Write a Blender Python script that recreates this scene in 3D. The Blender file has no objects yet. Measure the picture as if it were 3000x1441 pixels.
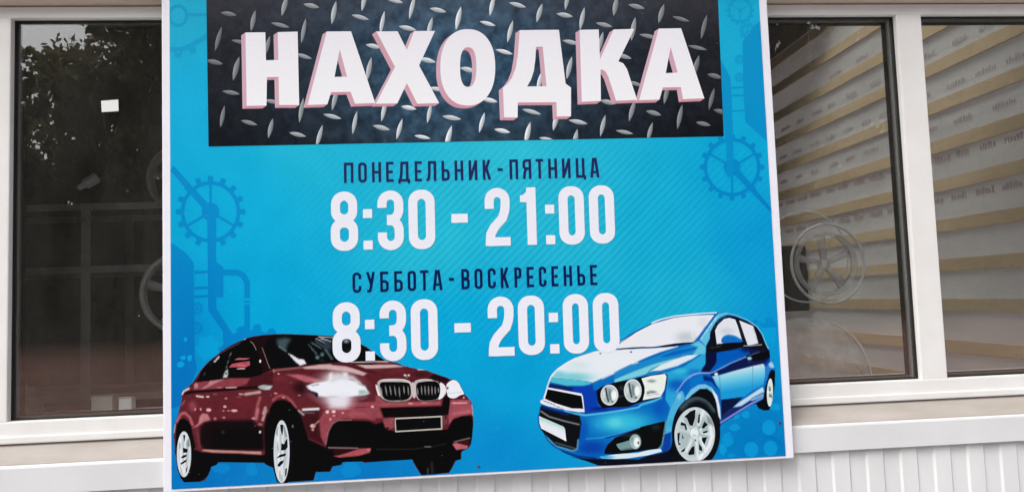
import bpy, bmesh, math, random
import numpy as np
from mathutils import Matrix, Vector
from mathutils.geometry import delaunay_2d_cdt

random.seed(7)
rng = np.random.default_rng(7)
scn = bpy.context.scene
COL = scn.collection

# ------------------------------------------------------------------ camera
FPX = 2200.0                      # focal length in photo pixels (photo is 3000 x 1441)
CAM = np.array([0.0, -2.4, 1.6])
def cam_axes(yaw, pitch, roll):
    cy, sy, cp, sp, cr, sr = (math.cos(yaw), math.sin(yaw), math.cos(pitch), math.sin(pitch), math.cos(roll), math.sin(roll))
    B = np.array([[1., 0, 0], [0, 0, -1], [0, 1, 0]])
    Rz = np.array([[cy, -sy, 0], [sy, cy, 0], [0, 0, 1]])
    Rx = np.array([[1, 0, 0], [0, cp, -sp], [0, sp, cp]])
    Rr = np.array([[cr, -sr, 0], [sr, cr, 0], [0, 0, 1]])
    return Rz @ Rx @ B @ Rr
RM = cam_axes(math.radians(-4.77), math.radians(3.91), math.radians(-2.02))
cd = bpy.data.cameras.new('camera')
cam = bpy.data.objects.new('camera', cd)
COL.objects.link(cam)
mw = Matrix([[*RM[i], CAM[i]] for i in range(3)] + [[0, 0, 0, 1]])
cam.matrix_world = mw
cd.sensor_width = 36.0
cd.lens = FPX / 3000.0 * 36.0
cd.clip_end = 2000
cd.clip_start = 0.01
scn.camera = cam

# ------------------------------------------------------------------ sky, sun, exposure (overcast)
SUN_EL, SUN_AZ = math.radians(52), math.radians(228)      # azimuth clockwise from +Y
wd = bpy.data.worlds.new('World'); scn.world = wd; wd.use_nodes = True
nt = wd.node_tree
bgn = nt.nodes['Background']
sky = nt.nodes.new('ShaderNodeTexSky'); sky.sky_type = 'NISHITA'; sky.sun_disc = False
sky.sun_elevation = SUN_EL; sky.sun_rotation = SUN_AZ
sky.air_density = 1.0; sky.dust_density = 6.0; sky.ozone_density = 1.0
hs = nt.nodes.new('ShaderNodeHueSaturation'); hs.inputs['Saturation'].default_value = 0.28
nt.links.new(sky.outputs[0], hs.inputs['Color'])
nt.links.new(hs.outputs[0], bgn.inputs['Color'])
bgn.inputs['Strength'].default_value = 0.15
sl = bpy.data.lights.new('sun', 'SUN'); sl.energy = 0.5; sl.angle = math.radians(35); sl.color = (0.95, 1.0, 0.99)
so = bpy.data.objects.new('sun', sl); COL.objects.link(so)
sd = Vector((math.sin(SUN_AZ) * math.cos(SUN_EL), math.cos(SUN_AZ) * math.cos(SUN_EL), math.sin(SUN_EL)))
so.rotation_euler = sd.to_track_quat('Z', 'Y').to_euler(); so.location = sd * 30
scn.view_settings.view_transform = 'Standard'
scn.view_settings.look = 'None'
scn.view_settings.exposure = 0.64
scn.view_settings.gamma = 1.0
scn.view_settings.use_curve_mapping = False

# ------------------------------------------------------------------ helpers
def unproj(px, py, Y):
    d = RM @ np.array([(px - 1500) / FPX, -(py - 720.5) / FPX, -1.0])
    t = (Y - CAM[1]) / d[1]
    return CAM + t * d
def lin(c):
    c = np.asarray(c, float) / 255.0
    return np.where(c <= 0.04045, c / 12.92, ((c + 0.055) / 1.055) ** 2.4)

def tag(o, label=None, cat=None, group=None, kind=None):
    if label: o['label'] = label
    if cat: o['category'] = cat
    if group: o['group'] = group
    if kind: o['kind'] = kind
    return o
def empty(name, loc=(0, 0, 0), parent=None):
    o = bpy.data.objects.new(name, None); COL.objects.link(o); o.location = loc
    o.empty_display_size = 0.05
    if parent: o.parent = parent
    return o
def link(name, me, mat=None, parent=None):
    o = bpy.data.objects.new(name, me); COL.objects.link(o)
    if mat is not None and not me.materials: me.materials.append(mat)
    if parent:
        o.parent = parent
        # parts are modelled in world space: undo the parent's place
        mp = Matrix.Identity(4); p = parent
        while p:
            mp = Matrix.Translation(p.location) @ p.rotation_euler.to_matrix().to_4x4() @ mp; p = p.parent
        o.matrix_parent_inverse = Matrix.Identity(4)
        loc, rot, sc = mp.inverted().decompose()
        o.location = loc; o.rotation_euler = rot.to_euler()
    return o
def bm_obj(name, bm, mat, parent=None, smooth=False):
    me = bpy.data.meshes.new(name); bm.to_mesh(me); bm.free()
    if smooth:
        for p in me.polygons: p.use_smooth = True
    return link(name, me, mat, parent)
def bm_box(bm, x0, x1, y0, y1, z0, z1, bev=0.0):
    vs = [bm.verts.new((x, y, z)) for x in (x0, x1) for y in (y0, y1) for z in (z0, z1)]
    idx = [(0, 1, 3, 2), (4, 6, 7, 5), (0, 4, 5, 1), (2, 3, 7, 6), (0, 2, 6, 4), (1, 5, 7, 3)]
    fs = [bm.faces.new([vs[i] for i in f]) for f in idx]
    if bev > 0:
        es = list({e for f in fs for e in f.edges})
        bmesh.ops.bevel(bm, geom=es, offset=bev, segments=2, profile=0.6, affect='EDGES')
def box(name, x0, x1, y0, y1, z0, z1, mat, parent=None, bev=0.0):
    bm = bmesh.new(); bm_box(bm, x0, x1, y0, y1, z0, z1, bev)
    bmesh.ops.recalc_face_normals(bm, faces=bm.faces)
    return bm_obj(name, bm, mat, parent)
def bm_tube(bm, pts, r, n=8, caps=True):
    pts = [Vector(p) for p in pts]; rings = []
    rs = r if isinstance(r, (list, tuple)) else [r] * len(pts)
    for i, p in enumerate(pts):
        d = (pts[min(i + 1, len(pts) - 1)] - pts[max(i - 1, 0)]).normalized()
        u = d.orthogonal().normalized() if i == 0 else (u - d * u.dot(d)).normalized()
        v = d.cross(u)
        rings.append([bm.verts.new(p + rs[i] * (math.cos(a) * u + math.sin(a) * v)) for a in [2 * math.pi * k / n for k in range(n)]])
    for a, b in zip(rings, rings[1:]):
        for k in range(n):
            bm.faces.new((a[k], a[(k + 1) % n], b[(k + 1) % n], b[k]))
    if caps:
        bm.faces.new(rings[0][::-1]); bm.faces.new(rings[-1])

# ------------------------------------------------------------------ materials
def new_mat(name):
    m = bpy.data.materials.new(name); m.use_nodes = True
    return m, m.node_tree, m.node_tree.nodes['Principled BSDF']
def mat_plain(name, col, rough=0.5, spec=0.5, metal=0.0, var=0.0, scale=20.0, col2=None, bump=0.0, bscale=60.0, stretch=None):
    m, t, b = new_mat(name)
    b.inputs['Roughness'].default_value = rough
    b.inputs['Specular IOR Level'].default_value = spec
    b.inputs['Metallic'].default_value = metal
    b.inputs['Base Color'].default_value = (*col, 1)
    tc = t.nodes.new('ShaderNodeTexCoord'); mp = t.nodes.new('ShaderNodeMapping')
    t.links.new(tc.outputs['Object'], mp.inputs['Vector'])
    if stretch: mp.inputs['Scale'].default_value = stretch
    if col2 is not None or var:
        nz = t.nodes.new('ShaderNodeTexNoise'); nz.inputs['Scale'].default_value = scale
        nz.inputs['Detail'].default_value = 6; nz.inputs['Roughness'].default_value = 0.65
        t.links.new(mp.outputs[0], nz.inputs['Vector'])
        r = t.nodes.new('ShaderNodeValToRGB')
        c2 = col2 if col2 is not None else tuple(max(0, c * (1 - var)) for c in col)
        r.color_ramp.elements[0].position = 0.35; r.color_ramp.elements[0].color = (*c2, 1)
        r.color_ramp.elements[1].position = 0.65; r.color_ramp.elements[1].color = (*col, 1)
        t.links.new(nz.outputs['Fac'], r.inputs['Fac']); t.links.new(r.outputs[0], b.inputs['Base Color'])
    if bump:
        n2 = t.nodes.new('ShaderNodeTexNoise'); n2.inputs['Scale'].default_value = bscale; n2.inputs['Detail'].default_value = 4
        t.links.new(mp.outputs[0], n2.inputs['Vector'])
        bp = t.nodes.new('ShaderNodeBump'); bp.inputs['Strength'].default_value = bump; bp.inputs['Distance'].default_value = 0.004
        t.links.new(n2.outputs['Fac'], bp.inputs['Height']); t.links.new(bp.outputs[0], b.inputs['Normal'])
    return m
def mat_print(name='printed_vinyl'):
    m, t, b = new_mat(name)
    b.inputs['Roughness'].default_value = 0.42
    b.inputs['Specular IOR Level'].default_value = 0.05
    at = t.nodes.new('ShaderNodeAttribute'); at.attribute_name = 'ink'
    tc = t.nodes.new('ShaderNodeTexCoord')
    nz = t.nodes.new('ShaderNodeTexNoise'); nz.inputs['Scale'].default_value = 260; nz.inputs['Detail'].default_value = 3
    t.links.new(tc.outputs['Object'], nz.inputs['Vector'])
    mr = t.nodes.new('ShaderNodeMapRange'); mr.inputs['From Min'].default_value = 0.3; mr.inputs['From Max'].default_value = 0.7
    mr.inputs['To Min'].default_value = 0.97; mr.inputs['To Max'].default_value = 1.03
    t.links.new(nz.outputs['Fac'], mr.inputs['Value'])
    mx = t.nodes.new('ShaderNodeMix'); mx.data_type = 'RGBA'; mx.blend_type = 'MULTIPLY'; mx.inputs[0].default_value = 1.0
    t.links.new(at.outputs['Color'], mx.inputs[6]); t.links.new(mr.outputs[0], mx.inputs[7])
    # tiny pale scuffs and dust specks in the film
    vo = t.nodes.new('ShaderNodeTexVoronoi'); vo.inputs['Scale'].default_value = 26; vo.inputs['Randomness'].default_value = 1
    t.links.new(tc.outputs['Object'], vo.inputs['Vector'])
    lt = t.nodes.new('ShaderNodeMath'); lt.operation = 'LESS_THAN'; lt.inputs[1].default_value = 0.032
    t.links.new(vo.outputs['Distance'], lt.inputs[0])
    ml = t.nodes.new('ShaderNodeMath'); ml.operation = 'MULTIPLY'; ml.inputs[1].default_value = 0.22
    t.links.new(lt.outputs[0], ml.inputs[0])
    m2 = t.nodes.new('ShaderNodeMix'); m2.data_type = 'RGBA'
    t.links.new(ml.outputs[0], m2.inputs[0]); t.links.new(mx.outputs[2], m2.inputs[6]); m2.inputs[7].default_value = (0.75, 0.8, 0.85, 1)
    t.links.new(m2.outputs[2], b.inputs['Base Color'])
    return m
def mat_glass(name, refl=2.8, tint=(0.95, 0.965, 0.96), dust=0.019):
    m, t, b = new_mat(name); t.nodes.remove(b)
    out = t.nodes['Material Output']
    tr = t.nodes.new('ShaderNodeBsdfTransparent'); tr.inputs[0].default_value = (*tint, 1)
    gl = t.nodes.new('ShaderNodeBsdfGlossy'); gl.inputs['Roughness'].default_value = 0.0
    gl.inputs['Color'].default_value = (1, 1, 1, 1)
    fr = t.nodes.new('ShaderNodeFresnel')
    ge = t.nodes.new('ShaderNodeNewGeometry'); io = t.nodes.new('ShaderNodeMapRange')      # same reflectance from both faces of a thin pane
    io.inputs['To Min'].default_value = 1.5; io.inputs['To Max'].default_value = 1 / 1.5
    t.links.new(ge.outputs['Backfacing'], io.inputs['Value']); t.links.new(io.outputs[0], fr.inputs['IOR'])
    mu = t.nodes.new('ShaderNodeMath'); mu.operation = 'MULTIPLY'; mu.inputs[1].default_value = refl; mu.use_clamp = True
    t.links.new(fr.outputs[0], mu.inputs[0])
    mx = t.nodes.new('ShaderNodeMixShader')
    t.links.new(mu.outputs[0], mx.inputs[0]); t.links.new(tr.outputs[0], mx.inputs[1]); t.links.new(gl.outputs[0], mx.inputs[2])
    # a thin film of street dust, thicker in smears and towards nothing in particular
    du = t.nodes.new('ShaderNodeBsdfDiffuse'); du.inputs[0].default_value = (0.50, 0.47, 0.42, 1)
    tc = t.nodes.new('ShaderNodeTexCoord'); mp = t.nodes.new('ShaderNodeMapping'); mp.inputs['Scale'].default_value = (1, 1, 0.35)
    nz = t.nodes.new('ShaderNodeTexNoise'); nz.inputs['Scale'].default_value = 7; nz.inputs['Detail'].default_value = 8; nz.inputs['Roughness'].default_value = 0.7
    t.links.new(tc.outputs['Object'], mp.inputs[0]); t.links.new(mp.outputs[0], nz.inputs['Vector'])
    mr = t.nodes.new('ShaderNodeMapRange'); mr.inputs['From Min'].default_value = 0.35; mr.inputs['From Max'].default_value = 0.75
    mr.inputs['To Min'].default_value = dust * .7; mr.inputs['To Max'].default_value = dust * 1.8
    t.links.new(nz.outputs['Fac'], mr.inputs['Value'])
    vo = t.nodes.new('ShaderNodeTexVoronoi'); vo.inputs['Scale'].default_value = 11
    t.links.new(tc.outputs['Object'], vo.inputs['Vector'])
    lt = t.nodes.new('ShaderNodeMath'); lt.operation = 'LESS_THAN'; lt.inputs[1].default_value = 0.035
    t.links.new(vo.outputs['Distance'], lt.inputs[0])
    sm = t.nodes.new('ShaderNodeMath'); sm.operation = 'MULTIPLY_ADD'; sm.inputs[1].default_value = 0.25
    t.links.new(lt.outputs[0], sm.inputs[0]); t.links.new(mr.outputs[0], sm.inputs[2])
    m3 = t.nodes.new('ShaderNodeMixShader')
    t.links.new(sm.outputs[0], m3.inputs[0]); t.links.new(mx.outputs[0], m3.inputs[1]); t.links.new(du.outputs[0], m3.inputs[2])
    t.links.new(m3.outputs[0], out.inputs['Surface'])
    return m
def mat_clear_plastic(name, alpha=0.3, col=(0.8, 0.8, 0.8), rough=0.15):
    m, t, b = new_mat(name); out = t.nodes['Material Output']
    b.inputs['Base Color'].default_value = (*col, 1); b.inputs['Roughness'].default_value = rough
    tr = t.nodes.new('ShaderNodeBsdfTransparent')
    nz = t.nodes.new('ShaderNodeTexNoise'); nz.inputs['Scale'].default_value = 9; nz.inputs['Detail'].default_value = 5
    tc = t.nodes.new('ShaderNodeTexCoord'); t.links.new(tc.outputs['Object'], nz.inputs['Vector'])
    mr = t.nodes.new('ShaderNodeMapRange'); mr.inputs['From Min'].default_value = 0.35; mr.inputs['From Max'].default_value = 0.7
    mr.inputs['To Min'].default_value = alpha * 0.5; mr.inputs['To Max'].default_value = alpha * 1.6
    t.links.new(nz.outputs['Fac'], mr.inputs['Value'])
    mx = t.nodes.new('ShaderNodeMixShader')
    t.links.new(mr.outputs[0], mx.inputs[0]); t.links.new(tr.outputs[0], mx.inputs[1]); t.links.new(b.outputs[0], mx.inputs[2])
    t.links.new(mx.outputs[0], out.inputs['Surface'])
    return m
def mat_film(name):
    m, t, b = new_mat(name); out = t.nodes['Material Output']; t.nodes.remove(b)
    df = t.nodes.new('ShaderNodeBsdfDiffuse'); tl = t.nodes.new('ShaderNodeBsdfTranslucent')
    tc = t.nodes.new('ShaderNodeTexCoord'); mp = t.nodes.new('ShaderNodeMapping'); mp.inputs['Scale'].default_value = (1, 1.2, 4)
    nz = t.nodes.new('ShaderNodeTexNoise'); nz.inputs['Scale'].default_value = 1.6; nz.inputs['Detail'].default_value = 6
    t.links.new(tc.outputs['Object'], mp.inputs[0]); t.links.new(mp.outputs[0], nz.inputs['Vector'])
    r = t.nodes.new('ShaderNodeValToRGB')
    r.color_ramp.elements[0].position = 0.3; r.color_ramp.elements[0].color = (0.62, 0.60, 0.575, 1)
    r.color_ramp.elements[1].position = 0.7; r.color_ramp.elements[1].color = (0.75, 0.73, 0.70, 1)
    t.links.new(nz.outputs['Fac'], r.inputs[0])
    t.links.new(r.outputs[0], df.inputs[0]); t.links.new(r.outputs[0], tl.inputs[0])
    mx = t.nodes.new('ShaderNodeMixShader'); mx.inputs[0].default_value = 0.42
    t.links.new(df.outputs[0], mx.inputs[1]); t.links.new(tl.outputs[0], mx.inputs[2]); t.links.new(mx.outputs[0], out.inputs['Surface'])
    return m

M = {}
M['print'] = mat_print()
M['pvc'] = mat_plain('white_pvc', (0.80, 0.785, 0.775), 0.34, 0.4, col2=(0.74, 0.72, 0.70), scale=5, bump=0.03, bscale=30)
M['pvc_dusty'] = mat_plain('dusty_sill_paint', (0.40, 0.365, 0.34), 0.7, 0.2, col2=(0.33, 0.295, 0.26), scale=9, stretch=(0.35, 1, 1))
M['sill_white'] = mat_plain('white_sheet_metal', (0.70, 0.695, 0.71), 0.4, 0.35, var=0.06, scale=5)
M['clad'] = mat_plain('white_profiled_steel', (0.73, 0.725, 0.735), 0.42, 0.35, var=0.08, scale=4, stretch=(1, 1, 0.2))
M['lintel'] = mat_plain('beige_trim', (0.62, 0.50, 0.42), 0.6, 0.2, var=0.12, scale=10, stretch=(0.4, 1, 1))
M['panel'] = mat_plain('white_foam_board', (0.80, 0.79, 0.86), 0.45, 0.25, var=0.04, scale=15)
M['gasket'] = mat_plain('black_rubber', (0.015, 0.014, 0.014), 0.6, 0.3)
M['spacer'] = mat_plain('grey_spacer', (0.12, 0.115, 0.11), 0.5, 0.4)
M['glass'] = mat_glass('window_glass')
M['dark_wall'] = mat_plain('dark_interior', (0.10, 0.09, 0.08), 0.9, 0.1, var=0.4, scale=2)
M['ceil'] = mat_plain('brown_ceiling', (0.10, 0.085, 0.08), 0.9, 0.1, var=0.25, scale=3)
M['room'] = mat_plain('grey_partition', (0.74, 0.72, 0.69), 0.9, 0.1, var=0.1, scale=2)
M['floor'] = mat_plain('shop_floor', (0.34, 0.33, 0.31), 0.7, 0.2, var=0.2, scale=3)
M['film'] = mat_film('vapour_film')
M['wood'] = mat_plain('pine_batten', (0.66, 0.51, 0.34), 0.7, 0.2, col2=(0.56, 0.41, 0.26), scale=6, stretch=(1, 0.15, 1))
M['film_ink'] = mat_plain('faded_red_ink', (0.50, 0.37, 0.355), 0.8, 0.1)
M['film_ink_dark'] = mat_plain('faded_grey_ink', (0.46, 0.41, 0.41), 0.8, 0.1)
M['rack'] = mat_plain('grey_steel_rack', (0.42, 0.44, 0.43), 0.45, 0.4, var=0.15, scale=8)
M['alloy'] = mat_plain('silver_alloy', (0.74, 0.76, 0.77), 0.4, 0.5, metal=0.0, var=0.1, scale=12)
M['clear'] = mat_clear_plastic('clear_plastic', 0.36)
M['clear_edge'] = mat_clear_plastic('clear_plastic_rim', 0.85, (0.9, 0.9, 0.9))
M['bag'] = mat_clear_plastic('hazy_polythene', 0.36, (0.85, 0.85, 0.83), 0.4)
M['paper'] = mat_plain('white_paper', (0.85, 0.85, 0.84), 0.7, 0.2)
M['carton'] = mat_plain('pale_carton', (0.60, 0.58, 0.54), 0.8, 0.1, var=0.15, scale=20)
M['camera_grey'] = mat_plain('grey_plastic', (0.75, 0.75, 0.74), 0.4, 0.4)
M['soil'] = mat_plain('reddish_soil', (0.22, 0.10, 0.075), 0.95, 0.1, col2=(0.13, 0.062, 0.05), scale=0.6)
M['leaf'] = mat_plain('leaf_green', (0.115, 0.12, 0.055), 0.6, 0.2, col2=(0.07, 0.075, 0.035), scale=0.8)
lt_ = M['leaf'].node_tree; lb = lt_.nodes['Principled BSDF']; tl_ = lt_.nodes.new('ShaderNodeBsdfTranslucent'); ms_ = lt_.nodes.new('ShaderNodeMixShader')
ms_.inputs[0].default_value = 0.42; tl_.inputs[0].default_value = (0.22, 0.20, 0.10, 1)
lt_.links.new(lb.outputs[0], ms_.inputs[1]); lt_.links.new(tl_.outputs[0], ms_.inputs[2]); lt_.links.new(ms_.outputs[0], lt_.nodes['Material Output'].inputs['Surface'])
M['bark'] = mat_plain('bark', (0.09, 0.07, 0.055), 0.9, 0.1, var=0.4, scale=6)
M['screw'] = mat_plain('rusty_screw', (0.10, 0.03, 0.04), 0.5, 0.3)

# ------------------------------------------------------------------ ground
def sheet(name, x0, x1, y0, y1, z, mat):
    bm = bmesh.new()
    bm.faces.new([bm.verts.new(p) for p in ((x0, y0, z), (x1, y0, z), (x1, y1, z), (x0, y1, z))])
    return bm_obj(name, bm, mat)
tag(sheet('ground', -400, 400, -400, 400, 0.0, M['soil']), 'reddish brown bare soil yard mirrored low in the window glass', 'ground', kind='structure')

M['pave'] = mat_plain('pale_concrete', (0.36, 0.355, 0.35), 0.9, 0.2, col2=(0.27, 0.27, 0.265), scale=1.3)
tag(sheet('reflector', -60, 60, -9.5, 0.0, 0.012, M['pave']), 'pale concrete pavement added out of view along the shop front to bounce neutral daylight', 'reflector', kind='structure')  # paving added out of view; its bounce neutralises and lifts light on the front
# ------------------------------------------------------------------ building
B = empty('shop_building', (0, 0, 0))
tag(B, 'white shop front with plastic framed windows, beige sill and ribbed cladding behind the sign', 'building')

GZ0, GZ1 = 1.281, 2.520            # glass opening
openings = [(-1.339, -0.440), (-0.350, 0.510), (0.600, 1.551), (1.641, 2.520)]
FX0, FX1 = -1.409, 2.600
# window: outer frame with its rails, mullions, panes
def frame_member(bm, x0, x1, z0, z1):
    bm_box(bm, x0, x1, 0.0, 0.078, z0, z1, 0.004)
bm = bmesh.new()
frame_member(bm, FX0, FX1, GZ1, 2.557)
frame_member(bm, FX0, FX1, 1.214, GZ0)
frame_member(bm, FX0 + .0005, openings[0][0], GZ0 - .003, GZ1 + .003)
frame_member(bm, openings[-1][1], FX1 - .0005, GZ0 - .003, GZ1 + .003)
# raised lip of the bottom rail
bm_box(bm, FX0 + .001, FX1 - .001, -0.007, 0.02, 1.216, 1.238, 0.004)
bmesh.ops.recalc_face_normals(bm, faces=bm.faces)
win = bm_obj('window', bm, M['pvc'], B)
for (a, b_), (c, d) in zip(openings, openings[1:]):
    bm = bmesh.new()
    bm_box(bm, b_, c, 0.0015, 0.0765, GZ0 - .003, GZ1 + .003, 0.004)
    bmesh.ops.recalc_face_normals(bm, faces=bm.faces)
    bm_obj('mullion', bm, M['pvc'], win)
def ring(name, x0, x1, z0, z1, t, y0, y1, mat, parent):
    bm = bmesh.new()
    bm_box(bm, x0, x1, y0, y1, z1 - t, z1); bm_box(bm, x0, x1, y0, y1, z0, z0 + t)
    bm_box(bm, x0, x0 + t, y0, y1, z0 + t, z1 - t); bm_box(bm, x1 - t, x1, y0, y1, z0 + t, z1 - t)
    bmesh.ops.recalc_face_normals(bm, faces=bm.faces)
    return bm_obj(name, bm, mat, parent)
for x0, x1 in openings:
    e = 0.0006
    ring('gasket', x0 + e, x1 - e, GZ0 + e, GZ1 - e, 0.0045, 0.021, 0.0285, M['gasket'], win)
    ring('spacer', x0 + e, x1 - e, GZ0 + e, GZ1 - e, 0.009, 0.0335, 0.0535, M['spacer'], win)
    ring('inner_gasket', x0 + e, x1 - e, GZ0 + e, GZ1 - e, 0.011, 0.059, 0.0755, M['gasket'], win)
    box('pane', x0 + e, x1 - e, 0.029, 0.033, GZ0 + e, GZ1 - e, M['glass'], win)
    # only one glossy sheet carries the double glazing's reflections

# lintel trim, walls round the window
def prism_x(name, x0, x1, prof, mat, parent, bev=0):
    bm = bmesh.new()
    a = [bm.verts.new((x0, y, z)) for y, z in prof]; b_ = [bm.verts.new((x1, y, z)) for y, z in prof]
    n = len(prof)
    for i in range(n): bm.faces.new((a[i], a[(i + 1) % n], b_[(i + 1) % n], b_[i]))
    bm.faces.new(a[::-1]); bm.faces.new(b_)
    bmesh.ops.recalc_face_normals(bm, faces=bm.faces)
    if bev:
        es = [e for e in bm.edges if abs(e.verts[0].co.x - e.verts[1].co.x) > 0.1]
        bmesh.ops.bevel(bm, geom=es, offset=bev, segments=2, affect='EDGES')
    return bm_obj(name, bm, mat, parent)
prism_x('lintel_trim', -3.0, 2.74, [(-0.045, 2.562), (0.10, 2.5585), (0.10, 2.75), (-0.045, 2.75)], M['lintel'], B, 0.004)
prism_x('eave', -3.0, 2.74, [(-0.34, 3.02), (0.2, 3.02), (0.2, 3.10), (-0.36, 3.08)], M['lintel'], B, 0.004)
prism_x('sill', -3.0, 2.74, [(0.012, 1.2125), (0.012, 1.18), (-0.068, 1.150), (-0.068, 1.081), (-0.072, 1.079), (-0.074, 1.158), (-0.071, 1.163)], M['sill_white'], B, 0.0015)
# dusty top layer of the sill is its own thin sheet
prism_x('sill_top', -2.99, 2.73, [(0.0115, 1.2165), (-0.0685, 1.1665), (-0.0685, 1.1645), (0.0115, 1.2135)], M['pvc_dusty'], B)
# profiled cladding under the sill and above the lintel
def clad(name, x0, x1, z0, z1, yb):
    bm = bmesh.new(); per, x = 0.1135, x0
    prof = []
    while x < x1:
        prof += [(x, yb), (x + 0.050, yb), (x + 0.056, yb + 0.0055), (x + 0.1065, yb + 0.0055)]; x += per
    lo = [bm.verts.new((a, y, z0)) for a, y in prof]; hi = [bm.verts.new((a, y, z1)) for a, y in prof]
    for i in range(len(prof) - 1): bm.faces.new((lo[i], lo[i + 1], hi[i + 1], hi[i]))
    return bm_obj(name, bm, M['clad'], B)
clad('cladding', -3.0, 2.74, 0.05, 1.0795, -0.058)
clad('cladding', -3.0, 2.74, 2.752, 3.6, -0.02)
box('wall', -3.0, FX0 - .002, 0.0, 0.12, 0.0, 2.556, M['clad'], B)
box('wall', FX1 + .06, 2.74, 0.0, 0.12, 0.0, 2.556, M['clad'], B)
box('wall', -3.0, 2.74, 0.013, 0.12, 0.0, 1.178, M['room'], B)
box('wall', -3.0, 2.74, 0.102, 0.16, 2.5595, 3.6, M['room'], B)
# inside: ceiling, back wall, partition, end walls
tag(sheet('floor', -2.99, 2.62, 0.121, 6.0, 0.006, M['floor']), 'dark shop floor inside behind the glass', 'floor', kind='structure')
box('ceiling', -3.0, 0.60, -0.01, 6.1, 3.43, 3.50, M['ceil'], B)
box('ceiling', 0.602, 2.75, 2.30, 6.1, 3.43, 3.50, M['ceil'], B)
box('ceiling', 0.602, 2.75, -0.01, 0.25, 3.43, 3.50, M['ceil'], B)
box('added_roof_light', 0.59, 2.74, 0.24, 2.31, 3.505, 3.513, M['glass'], B)  # unseen glazing added over the ceiling gap to brighten the right room
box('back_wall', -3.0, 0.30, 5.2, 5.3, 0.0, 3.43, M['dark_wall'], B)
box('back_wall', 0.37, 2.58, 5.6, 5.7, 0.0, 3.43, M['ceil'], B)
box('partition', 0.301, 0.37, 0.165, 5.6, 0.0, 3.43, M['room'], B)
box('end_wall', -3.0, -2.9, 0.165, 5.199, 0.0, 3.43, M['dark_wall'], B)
box('inner_sill', FX0, 0.29, 0.0785, 0.36, 1.225, 1.262, M['room'], B, 0.004)
box('inner_sill', 0.38, 2.55, 0.0785, 0.36, 1.225, 1.262, M['room'], B, 0.004)
# film covered side wall with pine battens
XS = 2.60
ny, nz_ = 90, 80
bm = bmesh.new(); grid = []
from mathutils import noise as mnoise
for j in range(nz_ + 1):
    row = []
    for i in range(ny + 1):
        y = 0.165 + 5.43 * i / ny; z = 0.0 + 3.428 * j / nz_
        ph = ((z - 1.86) / 0.2095) % 1.0
        bulge = 0.006 * math.sin(math.pi * ph) + 0.010 * mnoise.noise(Vector((0, y * 1.7, z * 5)))
        row.append(bm.verts.new((XS + 0.0075 + abs(bulge), y, z)))
    grid.append(row)
for j in range(nz_):
    for i in range(ny):
        bm.faces.new((grid[j][i], grid[j][i + 1], grid[j + 1][i + 1], grid[j + 1][i]))
side = bm_obj('side_wall', bm, M['film'], B, True)
k = -8
bat = None
while True:
    zc = 2.285 + 0.2095 * k
    if zc > 3.42: break
    if zc > 0.05:
        jit = random.uniform(-0.004, 0.004)
        box('batten', XS - 0.011, XS, 0.166, 5.58, zc + jit, zc + 0.066 + jit, M['wood'], side, 0.002)
    k += 1
box('post', XS + 0.03, XS + 0.13, 5.2, 5.58, 0, 3.43, M['wood'], side)
# rows of faded illegible stamps on the film
def stamps(z, h, dark, y0, y1, gap):
    bm = bmesh.new(); y = y0
    while y < y1:
        for w in range(random.randint(6, 9)):
            ww = random.uniform(0.008, 0.016); hh = h * random.uniform(0.6, 1.0)
            vs = [bm.verts.new((XS + 0.0065, y + a, z + b_)) for a, b_ in ((0, 0), (ww, 0.002), (ww, hh), (0, hh))]
            bm.faces.new(vs); y += ww + random.uniform(0.003, 0.008)
        y += gap * random.uniform(0.6, 1.3)
    tag(bm_obj('film_stamp', bm, M['film_ink_dark' if dark else 'film_ink'], side), kind='stuff')
stamps(2.60, 0.028, True, 0.3, 5.0, 0.10)
stamps(2.81, 0.030, True, 0.4, 5.0, 0.12)
stamps(2.41, 0.028, True, 0.5, 5.0, 0.13)
stamps(2.235, 0.035, False, 0.2, 5.0, 0.06)
stamps(2.020, 0.035, False, 0.2, 5.0, 0.06)
stamps(3.00, 0.030, False, 0.3, 2.4, 0.15)

# ================================================================== THE SIGN (a flat printed board)
YS = -0.100                         # plane of the printed film
SX0, SX1, SZ0, SZ1 = -0.8255, 1.0230, 1.0795, 2.760
sign = empty('shop_sign', (0.1, -0.09, SZ0))
tag(sign, 'large blue printed shop board with opening hours and two cars, fixed over the windows', 'sign')
bm = bmesh.new(); bm_box(bm, -0.8495, 1.0500, -0.0985, -0.0765, 1.0710, 2.770, 0.0025)
bmesh.ops.recalc_face_normals(bm, faces=bm.faces)
bm_obj('backing_board', bm, M['panel'], sign)

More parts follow.
